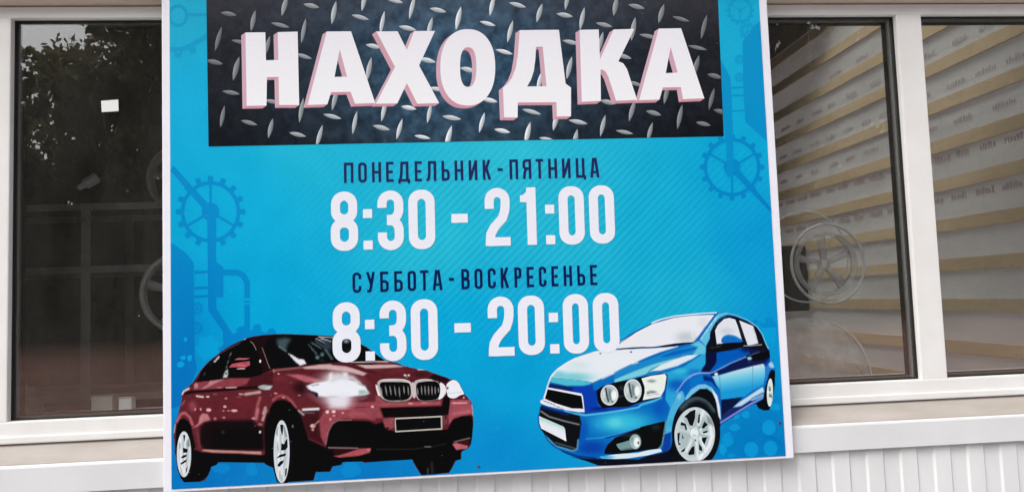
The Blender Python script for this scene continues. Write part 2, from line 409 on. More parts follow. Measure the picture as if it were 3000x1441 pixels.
def q2w(pts, lay):
    """photo pixels -> points on the sign's printed face, lay in millimetres in front of the film"""
    pts = np.asarray(pts, float)
    Y = YS - lay * 1e-3
    d = np.stack([(pts[:, 0] - 1500) / FPX, -(pts[:, 1] - 720.5) / FPX, -np.ones(len(pts))], 1) @ RM.T
    d0 = CAM[None] + d * ((YS - CAM[1]) / d[:, 1])[:, None]      # always placed on the film's plane
    d0[:, 1] = Y
    d0[:, 0] = np.clip(d0[:, 0], SX0, SX1); d0[:, 2] = np.clip(d0[:, 2], SZ0, SZ1)
    return d0
ZR = {'A': (500, 970, 5.153), 'B': (800, 970, 5.153), 'C': (1100, 1030, 5.153), 'D': (500, 1200, 5.153), 'E': (800, 1200, 5.153),
      'F': (1100, 1200, 5.153), 'G': (1570, 1000, 5.153), 'H': (1570, 1140, 5.153), 'I': (1800, 900, 5.153), 'J': (2020, 900, 5.153),
      'K': (1840, 1130, 5.153), 'L': (2020, 1100, 5.153), 'N': (470, 0, 2.749), 'O': (1300, 0, 2.683), 'Q': (940, 420, 2.8),
      'R': (940, 740, 2.8), 'S': (480, 400, 2.0617), 'T': (1900, 350, 2.249), 'U': (490, 780, 4.418), 'V': (2090, 0, 2.811),
      'W': (490, 0, 6.185), 'X': (2100, 1180, 7.276), 'P': (0, 0, 1.0)}
def pp(s):
    out, z = [], None
    for tok in s.split():
        if tok in ZR: z = ZR[tok]; continue
        u, v = tok.split(','); out.append((z[0] + float(u) / z[2], z[1] + float(v) / z[2]))
    return np.array(out)
def zsc(s): return ZR[s.split()[0]][2]

def seg_dist(P, a, b):
    ab = b - a; L = (ab ** 2).sum()
    t = np.clip(((P - a) @ ab) / max(L, 1e-9), 0, 1)
    return np.sqrt(((P - a - t[:, None] * ab) ** 2).sum(1))
def inside(P, poly):
    r = np.zeros(len(P), bool); n = len(poly); x, y = P[:, 0], P[:, 1]
    for i in range(n):
        (x0, y0), (x1, y1) = poly[i], poly[(i + 1) % n]
        if y0 == y1: continue
        c = ((y0 > y) != (y1 > y)) & (x < (x1 - x0) * (y - y0) / (y1 - y0) + x0)
        r ^= c
    return r
def sdist(P, poly):
    d = np.full(len(P), 1e9)
    for i in range(len(poly)): d = np.minimum(d, seg_dist(P, poly[i], poly[(i + 1) % len(poly)]))
    return np.where(inside(P, poly), -d, d)
def smooth_closed(pts, it=1):
    for _ in range(it):
        nx = np.roll(pts, -1, 0)
        pts = np.stack([pts * .75 + nx * .25, pts * .25 + nx * .75], 1).reshape(-1, 2)
    return pts
def paint(P, base, ops):
    """base colour then soft strokes, all in 0..255 display colours; P in photo pixels"""
    C = np.tile(np.asarray(base, float), (len(P), 1)) if not callable(base) else base(P)
    for op in ops:
        k, s = op[0], op[1]
        if k == 'p':                                   # ('p', outline, colour, feather, opacity)
            col, fe, o = op[2], op[3] if len(op) > 3 else 8, op[4] if len(op) > 4 else 1
            a = np.clip(0.5 - sdist(P, pp(s)) / max(fe * SOFT / zsc(s), 2.6), 0, 1)
        elif k == 'l':                                 # ('l', path, width, colour, feather, opacity)
            w, col, fe, o = op[2], op[3], op[4] if len(op) > 4 else 10, op[5] if len(op) > 5 else 1
            pt = pp(s); d = np.full(len(P), 1e9)
            for i in range(len(pt) - 1): d = np.minimum(d, seg_dist(P, pt[i], pt[i + 1]))
            a = np.clip(0.5 - (d - w / 2 / zsc(s)) / max(fe * SOFT / zsc(s), 2.6), 0, 1)
        else:                                          # ('e', centre, rx, ry, colour, softness 0..1, opacity)
            rx, ry, col, so_, o = op[2], op[3], op[4], op[5] if len(op) > 5 else .4, op[6] if len(op) > 6 else 1
            c = pp(s)[0]; z = zsc(s)
            r = np.sqrt(((P[:, 0] - c[0]) / (rx / z)) ** 2 + ((P[:, 1] - c[1]) / (ry / z)) ** 2)
            a = np.clip((1 - r) / max(so_, .01) + 0.0, 0, 1) if so_ < 1 else np.exp(-(r * 1.3) ** 2)
        a = (a * a * (3 - 2 * a) * o)[:, None]
        col = col(P) if callable(col) else np.asarray(col, float)
        C = C * (1 - a) + col * a
    return C
INK = 0.93
SOFT = 1.35
def tri_poly(outer, holes, step):
    """triangulate a polygon in photo px, with a grid of inner points every 'step' px"""
    loops = [np.asarray(outer, float)] + [np.asarray(h, float) for h in holes]
    vs, es = [], []
    for lp in loops:
        # resample long edges
        rs = []
        for i in range(len(lp)):
            a, b_ = lp[i], lp[(i + 1) % len(lp)]
            n = max(1, int(np.hypot(*(b_ - a)) / (step * 1.5))) if step else 1
            for k in range(n): rs.append(a + (b_ - a) * k / n)
        n0 = len(vs); vs += rs; es += [(n0 + i, n0 + (i + 1) % len(rs)) for i in range(len(rs))]
    if step:
        lo, hi = loops[0].min(0), loops[0].max(0)
        gx, gy = np.meshgrid(np.arange(lo[0], hi[0], step), np.arange(lo[1], hi[1], step))
        gx = gx + (np.arange(gx.shape[0]) % 2)[:, None] * step * .5
        G = np.stack([gx.ravel(), gy.ravel()], 1)
        G = G[inside(G, loops[0])]
        for h in loops[1:]: G = G[~inside(G, h)]
        d = np.full(len(G), 1e9)
        for lp in loops:
            for i in range(len(lp)): d = np.minimum(d, seg_dist(G, lp[i], lp[(i + 1) % len(lp)]))
        G = G[d > step * .5]
        vs += list(G)
    r = delaunay_2d_cdt([Vector((float(v[0]), float(v[1]))) for v in vs], es, [], 0, 1e-4)
    V = np.array([(v.x, v.y) for v in r[0]])
    F = np.array([f for f in r[2] if len(f) == 3])
    c = V[F].mean(1); ok = inside(c, loops[0])
    for h in loops[1:]: ok &= ~inside(c, h)
    F = F[ok]
    a = V[F]; area = (a[:, 1, 0] - a[:, 0, 0]) * (a[:, 2, 1] - a[:, 0, 1]) - (a[:, 1, 1] - a[:, 0, 1]) * (a[:, 2, 0] - a[:, 0, 0])
    F[area > 0] = F[area > 0][:, ::-1]                 # photo y is down: this winding faces the street
    return V, F
class Art:
    """collects printed shapes and links them as one mesh"""
    def __init__(self): self.V, self.F, self.C, self.n = [], [], [], 0
    def raw(self, V, F, C, lay):
        self.V.append(q2w(V, lay)); self.F.append(np.asarray(F) + self.n); self.C.append(C); self.n += len(V)
    def shape(self, outer, base, ops=(), lay=0.3, holes=(), step=0):
        V, F = tri_poly(outer, holes, step)
        if len(F) == 0: return self
        self.raw(V, F, paint(V, base, ops), lay); return self
    def build(self, name, parent):
        V = np.concatenate(self.V); F = np.concatenate(self.F); C = np.clip(np.concatenate(self.C), 0, 255)
        me = bpy.data.meshes.new(name); me.from_pydata([tuple(map(float, v)) for v in V], [], [tuple(map(int, f)) for f in F])
        at = me.color_attributes.new('ink', 'FLOAT_COLOR', 'POINT')
        L = lin(C) * INK
        at.data.foreach_set('color', np.concatenate([L, np.ones((len(L), 1))], 1).astype(np.float32).ravel())
        return link(name, me, M['print'], parent)
def art(name, parent, outer, base, ops=(), lay=0.3, holes=(), step=0):
    return Art().shape(outer, base, ops, lay, holes, step).build(name, parent)
def ell(c, rx, ry, n=28, rot=0.0, p=2.0):
    t = np.linspace(0, 2 * np.pi, n, endpoint=False); ct, st = np.cos(t), np.sin(t)
    x = rx * np.sign(ct) * np.abs(ct) ** (2 / p); y = ry * np.sign(st) * np.abs(st) ** (2 / p)
    cr, sr = math.cos(rot), math.sin(rot)
    return np.stack([c[0] + x * cr - y * sr, c[1] + x * sr + y * cr], 1)
def zell(s, rx, ry, n=28, rot=0.0, p=2.0):
    z = zsc(s); return ell(pp(s)[0], rx / z, ry / z, n, rot, p)
def stroke_poly(path, w, close=False):
    """a thick polyline as one outline (mitred)"""
    p = np.asarray(path, float)
    p = p[np.r_[True, np.hypot(*(p[1:] - p[:-1]).T) > 0.05]]; n = len(p); Lf, Rt = [], []
    for i in range(n):
        d0 = p[i] - p[i - 1] if i > 0 else p[1] - p[0]
        d1 = p[i + 1] - p[i] if i < n - 1 else p[-1] - p[-2]
        d0 = d0 / max(np.hypot(*d0), 1e-9); d1 = d1 / max(np.hypot(*d1), 1e-9)
        n0 = np.array([-d0[1], d0[0]]); n1 = np.array([-d1[1], d1[0]]); m = n0 + n1; m = m / max(np.hypot(*m), 1e-9)
        k = min(1.0 / max(m @ n0, 0.35), 2.2)
        Lf.append(p[i] + m * w / 2 * k); Rt.append(p[i] - m * w / 2 * k)
    return np.array(Lf + Rt[::-1])

# ---- the blue background with its soft colour drift and diagonal hatching
BGC = np.array([(520,50,35,174,210),(560,300,20,172,218),(900,400,34,182,214),(1500,420,46,188,213),(2150,480,12,165,212),(2180,60,26,172,215),
 (520,600,5,165,212),(700,600,12,172,218),(1250,700,38,184,212),(1700,640,36,180,210),(1900,650,20,170,210),(2230,700,8,150,208),(540,980,0,140,202),(750,900,3,165,215),
 (1300,1000,5,165,215),(1500,1150,5,158,212),(2000,880,26,172,208),(1450,1310,5,136,204),(600,1390,5,115,190),(1100,1390,5,118,192),
 (2250,1300,0,120,190),(2260,1000,5,145,206),(1750,200,40,184,214),(1000,100,34,180,214)], float)
def bg_col(P):
    d2 = ((P[:, None, 0] - BGC[None, :, 0]) ** 2 + (P[:, None, 1] - BGC[None, :, 1]) ** 2)
    w = 1 / (d2 + 90 ** 2) ** 1.6
    return (w[:, :, None] * BGC[None, :, 2:]).sum(1) / w.sum(1)[:, None]
def bg_full(P):
    C = bg_col(P)
    x, y = P[:, 0], P[:, 1]
    ph = (x * 0.72 + y * 0.69) / 17.0
    m = np.exp(-(((x - 1600) / 620) ** 2) ** 1.5) * np.clip((y - 380) / 120, 0, 1) * np.clip((1100 - y) / 250, 0, 1)
    hatch = np.sign(np.sin(ph * 2 * np.pi)) * np.abs(np.sin(ph * 2 * np.pi)) ** .5
    C = C + (hatch * m)[:, None] * np.array([5., 6.5, 5.])
    C = C + rng.normal(0, 1.5, len(P))[:, None]
    bl = np.sin(x / 37 + 1.3 * np.sin(y / 53)) * np.sin(y / 41 + 1.7 * np.sin(x / 61))
    return C + bl[:, None] * 2.0
def grid_art(name, parent, x0, x1, z0, z1, step, colf, thick):
    xs = np.linspace(x0, x1, int((x1 - x0) / step) + 1); zs = np.linspace(z0, z1, int((z1 - z0) / step) + 1)
    X, Z = np.meshgrid(xs, zs); W = np.stack([X.ravel(), np.full(X.size, YS), Z.ravel()], 1)
    d = (W - CAM) @ RM; P = np.stack([1500 + FPX * d[:, 0] / -d[:, 2], 720.5 - FPX * d[:, 1] / -d[:, 2]], 1)
    nx = len(xs); i = np.arange(len(zs) - 1)[:, None] * nx + np.arange(nx - 1)[None]
    i = i.ravel(); F = np.stack([i, i + 1, i + 1 + nx, i + nx], 1)
    me = bpy.data.meshes.new(name); me.from_pydata([tuple(map(float, v)) for v in W], [], [tuple(map(int, f)) for f in F])
    at = me.color_attributes.new('ink', 'FLOAT_COLOR', 'POINT'); L = lin(np.clip(colf(P), 0, 255)) * INK
    at.data.foreach_set('color', np.concatenate([L, np.ones((len(L), 1))], 1).astype(np.float32).ravel())
    return link(name, me, M['print'], parent)
film = grid_art('printed_background', sign, SX0, SX1, SZ0, SZ1, 0.0042, bg_full, 0)

# ---- machine silhouettes: gears, bars, pipes (a shade deeper than the background)
def deep(f=1.0):
    f = f * .97
    k = 1 - f * (1 - np.array([0.45, 0.815, 0.93]))
    return lambda P: bg_col(P) * k
def pale(P): return bg_col(P) * np.array([1.0, 1.0, 1.0]) + np.array([6, 24, 18])
def gear(name, s, ro, ri, rt, hub, nteeth, spokes, f=1.0, lay=0.15, squash=1.03, sw=10, off=0.0, clipx=None):
    z = zsc(s); c = pp(s)[0]; A = Art()
    def pol(r, a): return (c[0] + r / z * math.cos(a), c[1] + r / z * squash * math.sin(a))
    out = []
    for k in range(nteeth):
        a0 = 2 * math.pi * (k + off) / nteeth; w = math.pi / nteeth
        for fr, r in ((-0.95, ro), (-0.46, ro), (-0.40, rt * .985), (-0.2, rt), (0.2, rt), (0.40, rt * .985), (0.46, ro), (0.95, ro)):
            out.append(pol(r, a0 + fr * w))
    A.shape(np.array(out), deep(f), lay=lay, holes=[np.array([pol(ri, 2 * math.pi * k / 40) for k in range(40)])])
    if hub: A.shape(np.array([pol(hub, 2 * math.pi * k / 24) for k in range(24)]), deep(f), lay=lay + .01)
    for i, a in enumerate(spokes):
        A.shape(stroke_poly([pol(hub * .9, a), pol(ri * 1.03, a)], sw / z), deep(f), lay=lay + .02 + .005 * i)
    return A.build(name, sign)
D2 = math.radians
gear('gear_print', 'S 282,455', 180, 158, 211, 54, 16, [D2(-90), D2(30), D2(150)], sw=15)
gear('gear_print', 'T 550,315', 187, 164, 212, 56, 16, [D2(90), D2(-30), D2(-150)], sw=15)
gear('gear_print', 'V 220,88', 100, 82, 118, 18, 14, [D2(90), D2(-30), D2(-150)], .45, sw=10)
gear('gear_print', 'V 285,262', 62, 40, 76, 0, 10, [D2(20), D2(140), D2(260)], .45, sw=14)
gear('gear_print', 'V 215,492', 34, 20, 44, 8, 9, [D2(30), D2(150), D2(270)], .55, sw=9)
gear('gear_print', 'V 215,640', 34, 20, 44, 8, 9, [D2(30), D2(150), D2(270)], .55, sw=9)
gear('gear_print', 'U 385,545', 70, 45, 86, 18, 10, [D2(30), D2(150), D2(270)], .6, sw=16)
gear('gear_print', 'U 385,800', 70, 45, 86, 18, 10, [D2(30), D2(150), D2(270)], .6, sw=16)
def bars(name, items, f=1.0, lay=0.18):
    A = Art()
    for i, it in enumerate(items):
        if it[0] == 'p': A.shape(pp(it[1]), deep(f), lay=lay + .006 * i)
        else: A.shape(stroke_poly(pp(it[1]), it[2] / zsc(it[1])), deep(f), lay=lay + .006 * i)
    return A.build(name, sign)
bars('machine_bar_print', [('l', 'S 40,190 282,455', 46), ('p', 'S 262,470 316,470 316,755 360,790 360,970 316,972 318,1040 415,1190 400,1237 355,1237 358,1180 268,1050'),
     ])
bars('pipe_print', [('l', 'S 355,820 440,820 480,838 503,880 503,975', 35), ('p', 'S 483,990 523,990 523,1002 483,1002'), ('l', 'S 503,1012 503,1175', 34)], lay=.16)
bars('machine_housing_print', [('p', 'S 44,640 130,700 180,760 185,1237 186,1330 200,1400 170,1480 180,1600 44,1640'), ('l', 'S 184,820 264,818', 17), ('l', 'S 184,915 264,912', 17), ('l', 'S 184,968 264,962', 14)], lay=.21)
bars('gear_print', [('p', 'U 720,870 790,880 860,872 905,850 890,820 930,780 1000,770 1060,790 1070,825 1110,820 1120,760 1150,745 1200,755 1215,800 1210,840 1290,860 1310,810 1360,800 1405,830 1410,880 1400,960 1200,1100 900,1200 640,1190 570,1110 590,1060 640,1045 690,1060 720,1010 740,970')], lay=.24)
bars('machine_bar_print', [('p', 'V 52,480 140,640 146,720 162,1130 166,1300 158,1460 112,1460 108,1237 84,1000'), ('l', 'V 144,725 250,722', 15), ('l', 'V 148,790 250,786', 15), ('l', 'V 152,917 256,913', 13)], .8)
bars('machine_housing_print', [('p', 'V 240,345 300,260 345,205 388,180 460,180 460,1185 440,1165 262,1005 245,700')], .8, lay=.21)
bars('machine_bar_print', [('l', 'T 575,340 840,600', 48)], lay=.20)
bars('gear_print', [('l', 'W 40,900 140,905 250,905 400,850 520,775 640,720 720,640', 95), ('p', 'W 120,930 270,930 260,1045 180,1065 130,1030'), ('p', 'W 380,880 520,850 530,960 480,985 420,1000')], .5)
A = Art(); zc = pp('W 195,290')[0]
A.shape(ell(zc, 185 / 6.185, 210 / 6.185), deep(.5), lay=.15, holes=[ell(zc, 130 / 6.185, 145 / 6.185)])
A.shape(stroke_poly(pp('W 365,275 715,272'), 62 / 6.185), deep(.5), lay=.16)
A.build('gear_print', sign)
for s, rx, ry in (('X 1110,520', 145, 160), ('X 735,985', 150, 162), ('X 1145,962', 145, 162)):
    art('dot_print', sign, zell(s, rx, ry), pale, lay=.17)
def splat(name, s, rx, ry, seed, fac):
    r_ = random.Random(seed); z = zsc(s); c = pp(s)[0]; pts = []
    for k in range(22):
        a = 2 * math.pi * k / 22; q = r_.uniform(.72, 1.12)
        pts.append((c[0] + rx / z * q * math.cos(a), c[1] + ry / z * q * math.sin(a)))
    art(name, sign, smooth_closed(np.array(pts)), (lambda P: bg_col(P) + np.array([3, 16, 12]) * fac), lay=.19 + seed * .004)
for i, t in enumerate((('X 380,520', 115, 80, 1.3), ('X 230,780', 130, 160, 1.2), ('X 130,985', 85, 130, 1.5), ('X 620,250', 90, 85, 1.4), ('X 430,290', 70, 60, 1.2),
                       ('X 1250,80', 110, 90, 1.2), ('X 310,1115', 85, 45, 1.1), ('U 235,945', 28, 30, 1.2), ('U 205,1180', 40, 30, 1.2), ('U 290,1185', 32, 45, 1.2),
                       ('D 760,880', 150, 80, .8), ('D 1220,900', 100, 110, .8), ('E 1180,900', 160, 140, .8), ('J 1190,400', 130, 190, .5), ('A 560,250', 190, 200, .6), ('A 150,500', 60, 45, 1.0))):
    splat('splash_print', t[0], t[1], t[2], i, t[3])
bars('splash_print', [('p', 'J 1150,170 1250,150 1255,200 1300,220 1310,300 1100,310 1050,240 1140,230'), ('p', 'J 950,190 1020,180 1040,240 990,260')], .45, lay=.30)
bars('splash_print', [('p', 'X 1000,680 1200,690 1330,780 1390,850 1400,930 1300,840 1150,760 1000,750')], .25, lay=.31)

# ---- black tread-plate header
plate_out = pp('P 605,3 2103,-40 2120.5,400 611,430')
plate_out = np.array([pp('P 604.5,-6')[0], pp('P 2102,-34')[0], pp('P 2120.5,400')[0], pp('P 611,430')[0]])
def plate_col(P):
    x, y = P[:, 0], P[:, 1]
    C = np.tile(np.array([30., 31, 37]), (len(P), 1))
    m = np.exp(-((x - 1330) / 430) ** 2) * np.exp(-((y - 210) / 330) ** 2)
    C = C + m[:, None] * np.array([22., 50, 68])
    C = C + (np.clip((150 - y) / 150, 0, 1) * .8)[:, None] * np.array([30, 27, 28])
    C = C - (np.clip((y - 260) / 160, 0, 1) * np.clip(np.abs(x - 1330) / 500 - .3, 0, 1))[:, None] * np.array([13, 12, 12])
    n = np.array([mnoise.noise(Vector((a / 34, b_ / 34, 0))) + .6 * mnoise.noise(Vector((a / 13, b_ / 13, 3))) for a, b_ in P])
    return C + (n * (5 + 26 * m))[:, None] * np.array([.8, 1.0, 1.1]) + rng.normal(0, 2.0, len(P))[:, None]
plate = art('header_plate', sign, plate_out, plate_col, lay=0.33, step=5.5)
steep = 'N 1000,50 747,170 1397,105 2027,60 2400,150 467,315 1153,250 1787,185 862,370 610,555 1680,560 2170,225 1135,890 500,940 1565,990 887,1035 1925,1040 1280,1100 2165,915 1800,890 1405,800 2320,1110 1640,10 O 380,45 752,105 1088,150 1350,50 1710,110 522,250 1490,230 2045,215 1985,520 987,535 2105,780 1855,920 1250,990 1480,870 300,965 660,1050 40,1070 1620,1040 1035,1100 1235,330 755,640 880,950 1750,740 970,5'
flat = 'N 550,115 1215,50 965,205 1610,142 2235,85 1990,230 435,503 1150,455 1715,375 2150,488 570,748 715,990 1105,1085 1385,940 1780,1030 2110,1105 2000,870 2345,950 2230,720 1880,5 640,340 900,820 O 580,42 950,122 345,188 1260,198 1515,55 1865,152 1000,335 1610,288 475,410 1995,378 2130,600 190,550 1410,445 360,790 1505,660 690,880 1055,960 65,925 460,1030 1290,805 1650,890 2040,975 1420,1040 815,1100 2180,880'
def lens(c, L, W, ang, edge):
    t = np.linspace(-1, 1, 9); up = (1 - t ** 2); pts = np.concatenate([np.stack([t * L / 2, -up * W / 2], 1), np.stack([t[::-1][1:-1] * L / 2, up[::-1][1:-1] * W / 2], 1)])
    ca, sa = math.cos(ang), math.sin(ang)
    return np.stack([c[0] + pts[:, 0] * ca - pts[:, 1] * sa, c[1] + pts[:, 0] * sa + pts[:, 1] * ca], 1)
def clip_plate(o):
    o = o.copy()
    yb = 430 - 30.0 / 1509.5 * (o[:, 0] - 611) - 1.0
    o[:, 1] = np.minimum(o[:, 1], yb)
    xr = 2102 + (o[:, 1] + 34) * 18.5 / 434 - 1.0; xl = 605 + o[:, 1] * 6 / 430 + 1.0
    o[:, 0] = np.clip(o[:, 0], xl, xr); return o
for lst, L, W, ang in ((steep, 68, 13.5, D2(-77)), (flat, 53, 12.5, D2(13))):
    for i, c in enumerate(pp(lst)):
        b_ = max(.25, math.exp(-((c[0] - 1350) / 640) ** 2)) * random.uniform(.85, 1.1)
        cc = np.array([208., 214, 220]) * (0.40 + .65 * min(1, b_)); a = ang + random.uniform(-.06, .06)
        Lr = L * random.uniform(.85, 1.1)
        A = Art(); o = clip_plate(lens(c, Lr, W * random.uniform(.85, 1.15), a, 0))
        dx, dy = math.cos(a), math.sin(a)
        def tread(P, c=c, dx=dx, dy=dy, cc=cc):
            s_ = (P - c) @ np.array([-dy, dx]); 
            return cc[None] * (0.94 - .035 * s_)[:, None]
        A.shape(o, tread, lay=.36 + .0012 * i + (.06 if ang > 0 else 0), step=3.2)
        A.build('tread_mark', plate)

# ---- header letters with printed pink sides
LET = [
 ('N 685,265 845,263 850,488 950,486 945,262 1105,258 1118,848 957,848 952,622 858,625 855,852 695,855', []),
 ('N 1340,257 1535,255 1730,832 1568,838 1532,742 1375,745 1345,842 1185,848', ['N 1445,400 1503,620 1402,622']),
 ('N 1738,256 1910,255 1985,405 2045,253 2212,252 2083,530 2245,832 2070,838 1985,672 1908,835 1735,838 1890,542', []),
 (None, None),
 ('O 597,240 905,237 930,440 958,660 1000,690 1000,915 890,918 886,806 582,808 580,925 475,925 465,690 500,662 535,615 565,540 582,440 590,340', ['O 725,372 778,370 792,520 808,680 655,682 685,630 708,560 720,470']),
 ('O 1068,238 1218,235 1228,470 1335,235 1498,230 1372,485 1410,500 1440,545 1520,788 1355,795 1295,610 1275,570 1255,553 1232,548 1235,795 1085,803', []),
 ('O 1690,228 1865,225 2048,775 1880,782 1865,688 1722,690 1695,785 1535,790', ['O 1783,372 1838,573 1745,577'])]
OFFV = np.array([-12.2, 8.4])
for i, (o, hs_) in enumerate(LET):
    if o is None:
        outer = ell(pp('O 189,532')[0], 216 / 2.683, 300 / 2.683, 56, 0, 2.25); holes = [ell(pp('O 192,530')[0], 64 / 2.683, 155 / 2.683, 40, 0, 2.5)]
    else:
        outer = pp(o); holes = [pp(h) for h in hs_]
    wcol = lambda P: np.tile(np.array([240., 240, 245]), (len(P), 1)) - np.clip((300 - P[:, 1]) / 300, 0, 1)[:, None] * np.array([4, 6, 3])
    L = art('letter', sign, outer, wcol, lay=.62, holes=holes, step=12)
    # sides swept to the lower left
    for lp, hole in [(outer, False)] + [(h, True) for h in holes]:
        S = Art(); kq = 0 if not hole else 40
        n = len(lp); ar = sum(lp[k][0] * lp[(k + 1) % n][1] - lp[(k + 1) % n][0] * lp[k][1] for k in range(n))
        for k in range(n):
            a, b_ = lp[k], lp[(k + 1) % n]; d = b_ - a
            nr = np.array([d[1], -d[0]]) * (1 if ar > 0 else -1) * (-1 if hole else 1)
            nr = nr / max(np.hypot(*nr), 1e-9)
            if nr @ OFFV <= 0.02: continue
            down = np.clip(nr[1], 0, 1); c = np.array([208., 170, 186]) * (1 - down) + np.array([204., 146, 160]) * down
            quad = np.array([a, b_, b_ + OFFV, a + OFFV])
            S.raw(quad, [[0, 1, 2], [0, 2, 3]] if np.cross(quad[1] - quad[0], quad[2] - quad[0]) < 0 else [[0, 2, 1], [0, 3, 2]], np.tile(c, (4, 1)), .50 + .0015 * kq); kq += 1
        S.build('letter_side', L)

# ---- condensed lettering drawn stroke by stroke
def arc(cx, cy, rx, ry, a0, a1, n=8):
    return [(cx + rx * math.cos(D2(a0 + (a1 - a0) * k / n)), cy + ry * math.sin(D2(a0 + (a1 - a0) * k / n))) for k in range(n + 1)]
def rrect(x0, y0, x1, y1, tl, tr, br, bl, n=7):
    p = []
    for cx, cy, r, a0 in ((x1 - tr, y0 + tr, tr, -90), (x1 - br, y1 - br, br, 0), (x0 + bl, y1 - bl, bl, 90), (x0 + tl, y0 + tl, tl, 180)):
        p += arc(cx, cy, r, r, a0, a0 + 90, n) if r > 0.3 else [(cx, cy)]
    return np.array(p)
def rect(x0, y0, x1, y1): return (np.array([(x0, y0), (x1, y0), (x1, y1), (x0, y1)]), [])
def ringp(x0, y0, x1, y1, s, tl, tr, br, bl):
    i = lambda r: max(r - s * .85, s * .25) if r > 0.3 else s * .1
    return (rrect(x0, y0, x1, y1, tl, tr, br, bl), [rrect(x0 + s, y0 + s, x1 - s, y1 - s, i(tl), i(tr), i(br), i(bl))])
def st(path, s): return (stroke_poly(path, s), [])
def glyph(ch, w, h, s):
    a = s / 2; r = w / 2 - a; R = w * .46
    if ch in '0О': return [ringp(0, 0, w, h, s, R, R, R, R)]
    if ch == '8': return [ringp(w * .02, 0, w * .98, h * .535, s * .98, R, R, R * .92, R * .92), ringp(0, h * .455, w, h, s, R * .92, R * .92, R, R)]
    if ch == '3':
        p1 = [(a, h * .29), (a, a + r)] + arc(w / 2, a + r, r, r, 180, 360, 12) + [(w - a, h * .32)] + arc(w * .5, h * .32, w * .5 - a, h * .165, 0, 80, 7) + [(w * .36, h * .485)]
        p2 = [(w * .36, h * .505)] + arc(w * .5, h * .67, w * .5 - a, h * .165, -80, 0, 7) + arc(w / 2, h - a - r, r, r, 0, 180, 12) + [(a, h * .70)]
        return [st(p1, s), st(p2, s)]
    if ch == '2':
        p1 = [(a, h * .36), (a, a + r)] + arc(w / 2, a + r, r, r, 180, 360, 12) + [(w - a, h * .30), (w - a * 1.15, h * .40), (w * .70, h * .52), (w * .36, h * .68), (w * .22, h * .79), (a * 1.05, h * .90), (a, h)]
        return [st(p1, s), rect(a, h - s * .95, w, h)]
    if ch == '1': return [rect(w - s * 1.02, 0, w, h), (np.array([(0, h * .135), (w * .22, h * .125), (w * .42, h * .07), (w * .5, 0), (w - s * .5, 0), (w - s * .5, h * .255), (0, h * .255)]), [])]
    L, Rr, T = rect(0, 0, s, h), rect(w - s, 0, w, h), rect(0, 0, w, s)
    if ch == 'П': return [L, Rr, T]
    if ch == 'Н': return [L, Rr, rect(0, h * .5 - a, w, h * .5 + a)]
    if ch == 'Е': return [L, T, rect(0, h * .5 - a, w * .9, h * .5 + a), rect(0, h - s, w, h)]
    if ch == 'Д': return [st([(w * .30, a), (w * .28, h * .5), (w * .18, h * .93)], s), rect(w * .87 - s, 0, w * .87, h), rect(w * .22, 0, w * .87, s), rect(0, h - s, w, h), rect(0, h - s, s, h * 1.09), rect(w - s, h - s, w, h * 1.09)]
    if ch == 'Л': return [Rr, rect(w * .24, 0, w, s), st([(w * .32, 0), (w * .31, h * .6), (w * .24, h * .88), (w * .12, h - a), (0, h - a)], s)]
    bowl = ringp(0, h * .42, w, h, s, 0, R, R, 0)
    if ch == 'Ь': return [L, bowl]
    if ch == 'Б': return [L, rect(0, 0, w * .95, s), bowl]
    if ch == 'В': return [L, ringp(0, 0, w * .96, h * .53, s, 0, R, R * .8, 0), ringp(0, h * .45, w, h, s, 0, R * .8, R, 0)]
    if ch == 'Р': return [L, ringp(0, 0, w, h * .56, s, 0, R, R, 0)]
    if ch == 'Я': return [Rr, ringp(0, 0, w, h * .54, s, R, 0, 0, R * .9), st([(w * .42, h * .5), (w * .25, h * .62), (w * .2, h * .85), (w * .14, h)], s)]
    if ch == 'И': return [L, Rr, st([(w - a * 1.1, h * .06), (a * 1.1, h * .94)], s * .95)]
    if ch == 'К': return [L, st([(w - a * 1.2, 0), (s * .8, h * .58)], s * 1.02), st([(w * .42, h * .40), (w - a * 1.05, h)], s * 1.05)]
    if ch == 'Т': return [T, rect(w / 2 - a, 0, w / 2 + a, h)]
    if ch == 'Ц': return [rect(0, 0, s, h), rect(w * .88 - s, 0, w * .88, h), rect(0, h - s, w, h), rect(w - s * .8, h - s, w, h * 1.10)]
    if ch == 'А': return [st([(w * .40, 0), (a * .95, h)], s * 1.02), st([(w * .60, 0), (w - a * .95, h)], s * 1.02), rect(w * .36, 0, w * .64, s * .9), rect(w * .2, h * .66, w * .8, h * .66 + s * .9)]
    if ch == 'У': return [st([(w - a, 0), (w * .55, h * .72), (w * .44, h * .92), (w * .30, h - a), (w * .10, h - a)], s), st([(a, 0), (w * .58, h * .62)], s)]
    if ch == 'С':
        p = [(w - a, h * .33), (w - a, a + r)] + arc(w / 2, a + r, r, r, 0, -180, 12) + [(a, h - a - r)] + arc(w / 2, h - a - r, r, r, 180, 0, 12) + [(w - a, h * .67)]
        return [st(p, s)]
    return [rect(0, 0, w, h)]
